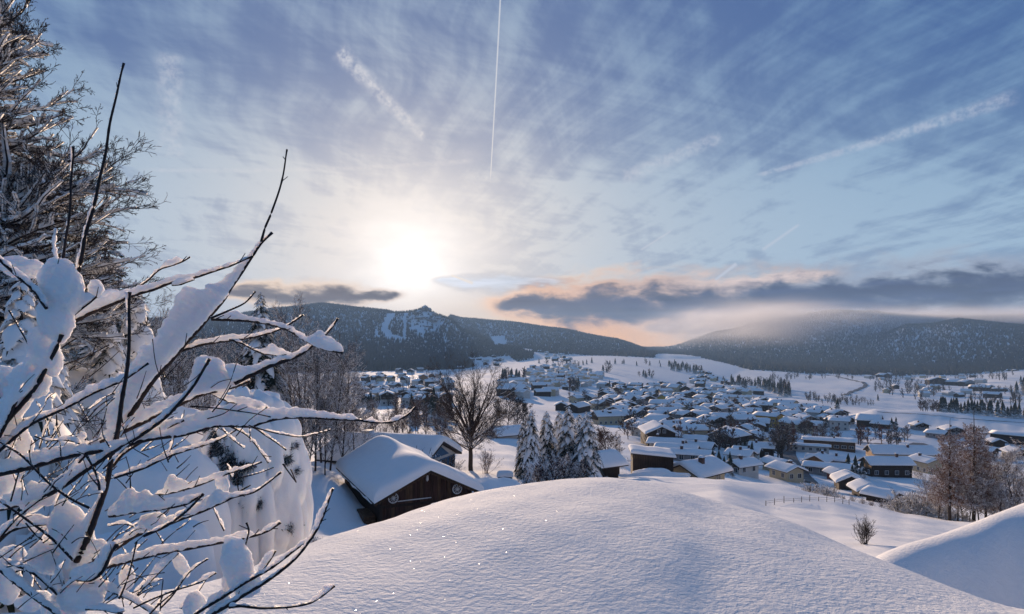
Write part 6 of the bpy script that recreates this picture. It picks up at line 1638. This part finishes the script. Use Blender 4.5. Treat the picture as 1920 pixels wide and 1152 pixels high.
# ------------------------------------------------------------------ the snow-laden shrub in front of the lens
TW = [  # (depth, radius at first point, radius at last point, [(px, py, snow height), ...]) - radii and heights in photo pixels at that depth
 (2.00, 1.8, 4.6, [(233,118,1),(219,174,1),(208,226,1),(191,321,2),(180,369,3),(165,425,5),(150,495,6),(136,545,4),(112,620,0)]),
 (1.92, 1.9, 4.6, [(137,274,6),(134,347,1),(128,417,1),(119,479,0),(106,527,0),(89,585,4),(75,638,10),(60,688,14),(47,716,14),(20,775,10),(-20,850,6)]),
 (1.95, 2.6, 7.6, [(244,549,7),(241,582,3),(243,638,2),(236,704,2),(231,740,2),(216,829,0),(200,904,0),(182,965,10),(161,1015,26),(141,1058,30),(122,1098,12),(97,1149,4),(70,1210,2)]),
 (2.05, 2.2, 6.0, [(510,437,2),(490,458,4),(476,478,6),(460,500,11),(436,536,20),(420,564,40),(404,582,62),(386,600,62),(368,622,54),(352,640,50),(336,660,46),(300,699,46),(269,740,44),(244,778,40),(225,805,22),(208,850,4)]),
 (2.05, 1.4, 2.6, [(539,280,1),(534,310,1),(522,362,0),(508,402,1),(496,428,1),(489,454,1)]),
 (2.10, 1.6, 4.4, [(476,480,1),(466,484,3),(436,498,5),(400,510,7),(360,522,8),(316,532,10),(292,543,12),(244,557,15),(194,577,22),(175,586,24),(156,596,22),(119,616,10),(106,627,4),(92,646,2)]),
 (2.00, 1.6, 3.0, [(181,557,2),(170,567,20),(156,577,14),(136,593,4),(117,610,2),(98,640,2)]),
 (1.85, 3.5, 3.5, [(-30,465,5),(0,488,5),(33,518,8),(64,546,8),(88,578,2)]),
 (1.90, 3.4, 6.5, [(115,627,2),(103,660,8),(86,693,14),(67,724,24),(42,757,34),(22,780,30),(0,805,24),(-30,845,18)]),
 (2.10, 1.0, 1.8, [(206,646,0),(167,667,1),(133,680,1),(92,696,1),(70,715,0)]),
 (1.98, 1.8, 3.6, [(278,682,1),(255,698,5),(233,712,10),(200,727,14),(167,743,15),(140,757,12),(119,766,5),(64,794,10),(21,826,12),(0,844,10),(-30,870,8)]),
 (1.94, 1.6, 3.2, [(122,765,2),(72,786,8),(21,808,10),(-20,835,8)]),
 (2.02, 1.6, 5.0, [(633,598,2),(619,620,3),(600,638,5),(584,650,7),(556,668,8),(516,684,10),(484,698,13),(460,708,24),(440,718,40)]),
 (2.02, 2.0, 5.4, [(470,714,2),(444,725,16),(420,732,44),(404,735,60),(388,738,62),(374,742,36),(360,748,20),(344,755,16),(307,774,20),(270,793,18),(222,813,16),(190,829,8)]),
 (2.04, 1.8, 3.0, [(643,663,4),(638,662,15),(628,660,22),(607,655,27),(590,647,26),(580,642,17),(574,639,7),(540,620,7),(508,610,7),(470,602,8),(440,600,16),(415,600,13),(396,600,6)]),
 (2.06, 1.6, 2.8, [(568,590,2),(550,604,3),(532,616,4),(500,627,6),(460,634,7),(430,639,12),(412,642,9),(368,650,8),(340,658,4)]),
 (2.08, 1.2, 2.0, [(546,666,2),(525,666,14),(508,665,19),(492,662,10),(472,654,2),(452,644,3),(430,638,4)]),
 (2.03, 1.3, 2.4, [(480,546,2),(460,568,1),(432,582,1),(396,597,2)]),
 (2.00, 1.6, 6.0, [(779,763,2),(759,781,3),(745,788,10),(731,793,3),(708,794,2),(697,793,10),(685,791,2),(671,788,3),(657,787,12),(640,786,9),(619,785,12),(580,784,14),(540,784,17),(488,793,28),(472,799,36),(440,799,36),(413,799,32),(365,809,32),(340,815,26),(310,820,12),(286,824,14),(222,838,12),(180,847,12),(143,854,18),(64,874,22),(0,890,20),(-40,900,14)]),
 (1.96, 1.0, 1.6, [(508,783,0),(460,773,0),(404,765,0),(356,763,0)]),
 (2.04, 1.0, 2.0, [(502,765,4),(480,763,12),(460,761,14),(420,749,10),(396,737,4)]),
 (1.88, 2.6, 5.0, [(394,674,3),(380,696,3),(360,727,4),(336,757,6),(307,786,10),(250,826,8),(215,845,8),(179,872,14),(123,908,16),(90,928,10)]),
 (1.98, 1.6, 3.0, [(345,790,3),(332,795,10),(297,811,16),(257,835,6),(229,854,4),(211,876,2)]),
 (1.97, 1.2, 2.8, [(444,806,1),(423,819,4),(390,832,6),(348,846,8),(300,864,9),(272,876,9),(215,897,4)]),
 (1.99, 1.2, 2.4, [(490,866,2),(455,880,6),(413,895,8),(365,912,9),(345,918,22),(328,923,30),(310,927,14),(290,930,2)]),
 (1.96, 2.6, 3.6, [(381,929,4),(348,945,14),(320,951,18),(300,954,22),(286,956,30),(262,960,38),(240,963,42),(225,966,24),(205,968,10)]),
 (2.02, 1.6, 4.0, [(528,886,2),(500,908,3),(474,924,5),(439,932,8),(418,942,26),(400,950,22),(384,958,16),(342,974,14),(304,987,10),(280,996,22),(265,1001,14),(218,1030,10),(179,1047,12),(139,1065,8)]),
 (2.04, 1.4, 2.2, [(470,910,1),(455,918,1),(436,930,2)]),
 (1.90, 2.2, 3.2, [(381,927,1),(358,951,2),(329,974,3),(300,993,5),(270,1006,2)]),
 (1.94, 2.0, 3.8, [(526,981,4),(507,993,9),(481,1003,3),(462,1008,14),(450,1011,13),(429,1016,9),(365,1027,12),(300,1038,14),(268,1047,12),(230,1056,14),(200,1063,6)]),
 (1.86, 1.9, 4.2, [(625,915,3),(616,941,7),(603,974,10),(595,992,9),(587,1006,5),(568,1032,3),(526,1071,4),(494,1096,4),(455,1117,3),(429,1134,8),(400,1152,8),(370,1180,4)]),
 (1.84, 2.0, 3.6, [(587,1008,4),(545,1038,6),(494,1074,5),(445,1103,4),(423,1116,4),(377,1145,3),(340,1175,2)]),
 (1.82, 1.6, 2.8, [(628,1098,5),(618,1107,16),(603,1119,7),(574,1134,4),(532,1140,2),(494,1140,1),(449,1137,4),(430,1140,4)]),
 (1.88, 1.6, 2.6, [(461,980,1),(466,996,1),(461,1022,8),(452,1058,22),(440,1085,20),(423,1116,10)]),
 (1.87, 1.4, 2.6, [(516,1033,3),(508,1048,12),(500,1061,13),(478,1090,4),(455,1119,4)]),
 (1.90, 1.2, 2.0, [(389,1048,2),(372,1060,6),(358,1072,4),(326,1113,3),(300,1140,2)]),
 (1.92, 1.2, 2.0, [(405,1075,2),(390,1084,9),(374,1092,5),(332,1106,2),(300,1119,2),(250,1140,2)]),
 (1.90, 2.0, 2.6, [(-10,820,1),(0,828,2),(43,858,1),(79,892,1),(107,919,1),(139,940,1),(168,953,0)]),
 (1.88, 2.0, 2.6, [(-15,930,2),(0,940,2),(43,969,1),(89,1005,1),(118,1030,1),(138,1050,1)]),
 (1.98, 3.0, 2.6, [(-20,960,8),(0,956,14),(30,949,28),(60,941,32),(89,928,24),(107,917,8),(143,872,6),(165,850,4)]),
 (1.94, 4.2, 2.0, [(-20,1030,12),(0,1013,14),(21,997,18),(54,987,20),(90,982,12),(111,980,3)]),
 (1.86, 2.6, 2.8, [(-20,1046,6),(0,1051,6),(36,1062,7),(64,1076,6),(89,1098,4),(107,1115,2)]),
 (1.84, 3.6, 3.6, [(-20,1052,10),(0,1069,11),(36,1098,12),(72,1126,9),(97,1144,6),(120,1165,3)]),
 (2.00, 2.0, 2.4, [(79,1067,4),(46,1067,20),(18,1078,18),(0,1089,12),(-20,1100,8)]),
 (1.88, 3.2, 3.8, [(218,1022,8),(207,1037,20),(197,1064,22),(186,1080,22),(168,1089,26),(147,1087,24),(132,1083,12)]),
 (1.90, 2.6, 3.2, [(168,1089,6),(200,1105,11),(236,1119,9),(262,1134,8),(286,1149,6),(310,1165,4)]),
 (1.94, 1.4, 2.0, [(257,1017,0),(247,1055,2),(236,1094,3),(225,1122,4)]),
 (1.98, 1.0, 1.6, [(336,1037,4),(318,1055,14),(304,1069,16),(285,1088,8),(257,1117,2)]),
 (1.90, .9, 1.2, [(306,1087,0),(303,1115,0),(300,1146,0)]),
 (1.86, 1.2, 2.0, [(336,1101,1),(318,1118,1),(300,1133,2),(280,1152,2)]),
 (1.86, 2.0, 2.4, [(229,1152,10),(205,1146,12),(186,1142,10),(160,1142,4)]),
 (1.92, 2.0, 2.6, [(163,854,1),(175,879,1),(184,904,3),(186,920,3)]),
 (1.94, 1.4, 1.6, [(36,883,0),(27,915,1),(20,940,1)]),
 (1.90, 1.3, 2.2, [(79,933,1),(36,970,3),(0,1008,5),(-20,1030,5)]),
 (1.96, 1.1, 1.5, [(66,819,2),(93,828,5),(118,826,8),(138,828,9),(150,832,4)]),
 (1.98, .8, .9, [(168,770,0),(134,817,1),(112,848,0)]),
 (1.99, .8, .9, [(215,747,0),(180,778,0),(148,804,1)]),
 (1.92, 1.4, 1.6, [(48,981,1),(62,998,2),(79,1013,1)]),
 (1.90, 1.0, 1.2, [(0,1046,2),(30,1026,3),(64,1005,1)]),
 (1.96, 2.0, 2.4, [(106,430,5),(102,465,6),(106,488,6),(112,505,4)]),
 (1.98, 1.3, 1.5, [(17,582,1),(33,610,2),(60,659,1)]),
 (2.12, 1.3, 2.0, [(356,482,1),(344,489,3),(332,494,12),(318,499,14),(303,504,3),(278,527,3),(261,538,2)]),
 (2.06, 1.2, 1.8, [(366,524,2),(350,530,10),(336,535,12),(322,536,4)]),
 (1.96, 1.0, 1.5, [(556,905,0),(545,880,0)][::-1] + [(530,870,0)]),
 (1.98, 1.2, 1.8, [(536,845,2),(500,818,3),(470,800,2),(445,798,1)]),
 (1.97, 1.2, 1.6, [(503,868,6),(490,850,5),(465,818,3),(430,800,2)]),
 (1.99, .9, 1.4, [(620,806,2),(590,814,3),(560,820,3),(530,816,4),(500,808,3),(466,797,1)]),
]
CL = [ # clumps: px, py, half width, half height, tilt degrees, depth, thickness factor
 (117,540,38,56,8,1.97,.8), (104,600,30,46,18,1.95,.8), (84,660,26,50,24,1.95,.8), (57,715,34,38,30,1.96,.8), (16,738,46,52,0,2.0,.7), (6,800,34,44,0,2.0,.7),
 (40,838,20,44,5,2.05,.8), (30,500,34,20,-10,2.1,.9), (52,505,30,18,10,2.1,.9),
 (135,1000,36,62,20,2.0,.8), (100,1045,44,34,0,2.02,.8), (134,1078,26,34,10,1.98,.9),
 (446,1062,27,54,16,1.92,.9), (462,1098,30,22,0,1.90,.9), (288,980,27,18,8,2.0,.9), (418,908,12,26,6,2.04,1.0),
 (365,1136,20,26,0,1.93,1.0), (412,1130,22,20,-10,1.88,.9), (150,1122,44,26,0,1.93,.9), (178,1106,20,26,0,1.95,.9), (120,1145,40,22,0,1.95,.9),
 (22,1038,26,14,0,2.02,1.0), (14,1094,26,40,0,2.05,.8), (398,700,24,34,-8,2.03,.9), (420,716,22,22,-30,2.03,.9), (180,542,13,18,5,2.03,.9), (206,556,26,14,-6,2.2,1.0),
 (238,1085,14,24,0,2.04,.8), (182,905,13,22,20,1.95,.9), (152,818,9,9,0,1.97,1), (64,1128,34,18,10,2.0,.9), (232,712,8,18,30,2.02,.9), (0,912,40,26,0,2.05,.8), (62,938,24,22,0,2.0,.9), (90,930,18,18,0,2.0,.9),
 (340,1060,12,26,30,2.02,.8), (90,985,34,16,10,2.04,.8), (180,1025,20,14,0,2.0,.9),
]
def shrub():
    Yb = 1.95
    root = empty('snowy_shrub', ((90 - 960) / F * Yb, Yb, -1.66))
    tag(root, 'large leafless shrub loaded with fresh snow, filling the left foreground', 'shrub')
    off = root.location.copy()
    rnd = random.Random(3)
    SV, SF = [], []; so = 0
    twigs = list(TW)
    # small side twigs all over the lower left tangle
    for _ in range(230):
        x = rnd.uniform(0, 340) if _ % 3 else rnd.uniform(0, 480); y = rnd.uniform(780, 1150) if _ % 3 else rnd.uniform(700, 1000); a = rnd.gauss(.75, .35); l = rnd.uniform(25, 85)
        if rnd.random() < .25: a = rnd.uniform(1.6, 2.6)
        b = a + rnd.gauss(0, .25)
        h = rnd.choice((0, 0, 1, 2, 4, 7))
        p0 = (x + math.cos(a) * l * .5 + math.cos(b) * l * .5, y - math.sin(a) * l * .5 - math.sin(b) * l * .5, 1)
        twigs.append((rnd.uniform(1.85, 2.15), rnd.uniform(.45, .9), rnd.uniform(.8, 1.7), [p0, (x + math.cos(a) * l * .5, y - math.sin(a) * l * .5, h), (x, y, h * .6)]))
    # short spurs and buds on the main limbs
    for (Y, r0, r1, pts) in TW:
        for k in range(len(pts) - 1):
            if rnd.random() < .28:
                f = rnd.random(); x = pts[k][0] + (pts[k + 1][0] - pts[k][0]) * f; y = pts[k][1] + (pts[k + 1][1] - pts[k][1]) * f
                dx, dy = pts[k][0] - pts[k + 1][0], pts[k][1] - pts[k + 1][1]; a = math.atan2(-dy, dx) + rnd.choice((-1, 1)) * rnd.uniform(.4, .9); l = rnd.uniform(6, 22)
                twigs.append((Y - .01, .7, 1.1, [(x + math.cos(a) * l, y - math.sin(a) * l, 0), (x, y, 0)]))
    for n, (Y, r0, r1, pts) in enumerate(twigs):
        s = np.concatenate([[0], np.cumsum([math.hypot(pts[i + 1][0] - pts[i][0], pts[i + 1][1] - pts[i][1]) for i in range(len(pts) - 1)])])
        m = max(4, int(s[-1] / 7)); t = np.linspace(0, s[-1], m)
        if len(pts) > 2:
            X, Yp, Hh = (pchip(s, [p[k] for p in pts], t) for k in range(3))
        else:
            X, Yp, Hh = (np.interp(t, s, [p[k] for p in pts]) for k in range(3))
        ph = rnd.uniform(0, 6.28)
        Yd = Y + .05 * np.sin(t / 160.0 + ph) + .0002 * (s[-1] - t) * (1 if n % 2 else -.4)
        wob = 1.1 if len(pts) > 3 else .3
        X = X + wob * np.sin(t / 17 + ph) * .8; Yp = Yp + wob * np.sin(t / 23 + ph * 2) * .8
        C = np.stack([(X - 960) / F * Yd, Yd, (HY - Yp) / F * Yd], -1)
        u = Yd / F
        kn = 1 + .22 * np.array([max(0, mnoise.noise(Vector((q / 11.0, n, 0)))) * 2 for q in t])
        Rr = (r0 + (r1 - r0) * (t / s[-1])) * u * kn * .90
        if t[-1] > 60: Rr[0] *= 1.5; Rr[1] *= 1.1 if m > 5 else 1
        mb = MB(); mb.tube([Vector(c) - off for c in C], list(Rr), 7 if n < len(TW) else 4)
        name = 'stem' if r1 > 5 else 'branch' if n < len(TW) else 'twig'
        mb.obj(name, M['bark_wet'], root, True)
        if Hh.max() < 1.5: continue
        # the snow lying on it
        H = np.clip(Hh, .3, None) * u * np.array([1 + .30 * mnoise.noise(Vector((q / 14.0, n * 3.1, 1))) + .12 * mnoise.noise(Vector((q / 6.0, n * 1.7, 4))) for q in t])
        Cs = C.copy()
        for _ in range(3): Cs[1:-1] = (Cs[:-2] + Cs[1:-1] * 2 + Cs[2:]) / 4
        d = np.gradient(Cs, axis=0); d /= np.linalg.norm(d, axis=1, keepdims=True)
        up = np.array([0, 0, 1.0]) - d * d[:, 2:3]; ln = np.linalg.norm(up, axis=1, keepdims=True)
        up = np.where(ln < .25, np.array([-1.0, 0, 0.15]), up); up = up - d * (up * d).sum(1, keepdims=True); up /= np.linalg.norm(up, axis=1, keepdims=True)
        sd = np.cross(d, up)
        W = np.maximum(Rr * 1.25, np.minimum(.42 * H + Rr * .8, .034))
        H = np.maximum(H, .0016)
        ns = 10; rows = []
        for i in range(m):
            for k in range(ns):
                a = -0.12 + (math.pi + .24) * k / (ns - 1)
                hh = math.sin(a) * H[i] if a > 0 and a < math.pi else math.sin(a) * Rr[i] * .8
                rows.append(C[i] + sd[i] * (math.cos(a) * W[i]) + up[i] * (hh + Rr[i] * .75))
        idx = np.arange(m * ns).reshape(m, ns)
        q = np.stack([idx[:-1], np.roll(idx, -1, 1)[:-1], np.roll(idx, -1, 1)[1:], idx[1:]], -1).reshape(-1, 4)
        SV.append(np.array(rows)); SF += [tuple(int(v) + so for v in f) for f in q]
        SF.append(tuple(int(v) + so for v in idx[0][::-1])); SF.append(tuple(int(v) + so for v in idx[-1])); so += m * ns
    for n, (px, py, a, b, tilt, Y, th) in enumerate(CL):
        u = Y / F; c = Vector(((px - 960) * u, Y, (HY - py) * u))
        bm = bmesh.new(); bmesh.ops.create_icosphere(bm, subdivisions=4, radius=1.0)
        ct, st = math.cos(R(-tilt)), math.sin(R(-tilt))
        vs = []
        for v in bm.verts:
            q = v.co.copy(); k = 1 + .16 * mnoise.noise(q * 1.3 + Vector((n * 5.3, 0, 0))) + .06 * mnoise.noise(q * 3.6 + Vector((n, 7, 0)))
            x_, z_ = q.x * a * u * k, q.z * b * u * k
            if q.z < 0: x_ *= 1 - .25 * q.z * q.z
            vs.append(c + Vector((x_ * ct - z_ * st * -1, q.y * min(a, b) * th * u * k, -x_ * st * -1 * -1 + z_ * ct)))
        SV.append(np.array([tuple(v) for v in vs])); SF += [tuple(v.index + so for v in f.verts) for f in bm.faces]; so += len(vs); bm.free()
    V = np.concatenate(SV) - np.array(off)
    me = bpy.data.meshes.new('snow_raw'); me.from_pydata([tuple(v) for v in V], [], SF); me.update()
    o = bpy.data.objects.new('snow_cover', me); COL.objects.link(o)
    md = o.modifiers.new('r', 'REMESH'); md.mode = 'VOXEL'; md.voxel_size = .0037; md.use_smooth_shade = True
    sm = o.modifiers.new('s', 'SMOOTH'); sm.factor = .5; sm.iterations = 4
    dg = bpy.context.evaluated_depsgraph_get()
    m2 = bpy.data.meshes.new_from_object(o.evaluated_get(dg))
    o.modifiers.clear(); o.data = m2; bpy.data.meshes.remove(me)
    # crumbly surface
    n = len(m2.vertices); co = np.empty(n * 3, np.float32); m2.vertices.foreach_get('co', co); co = co.reshape(-1, 3)
    no = np.empty(n * 3, np.float32); m2.vertices.foreach_get('normal', no); no = no.reshape(-1, 3)
    rs = np.random.RandomState(2); dsp = np.zeros(n)
    for L, A in ((.030, .0016), (.014, .0011), (.007, .0008)):
        for _ in range(5):
            k = rs.normal(0, 1, 3); k *= 6.283 / L / np.linalg.norm(k); dsp += np.sin(co @ k + rs.uniform(0, 6.28)) * A * .45
    co += no * dsp[:, None].astype(np.float32)
    m2.vertices.foreach_set('co', co.ravel()); m2.update()
    m2.materials.clear(); m2.materials.append(M['snow_lump'])
    m2.polygons.foreach_set('use_smooth', np.ones(len(m2.polygons), bool))
    o.name = 'snow_cover'; o.parent = root; o['kind'] = 'stuff'
    print('shrub snow faces', len(m2.polygons))
M['bark_wet'] = mat_plain('wet_bark', (0.022, 0.015, 0.016), .55, .4, 60.0, .3)
shrub()
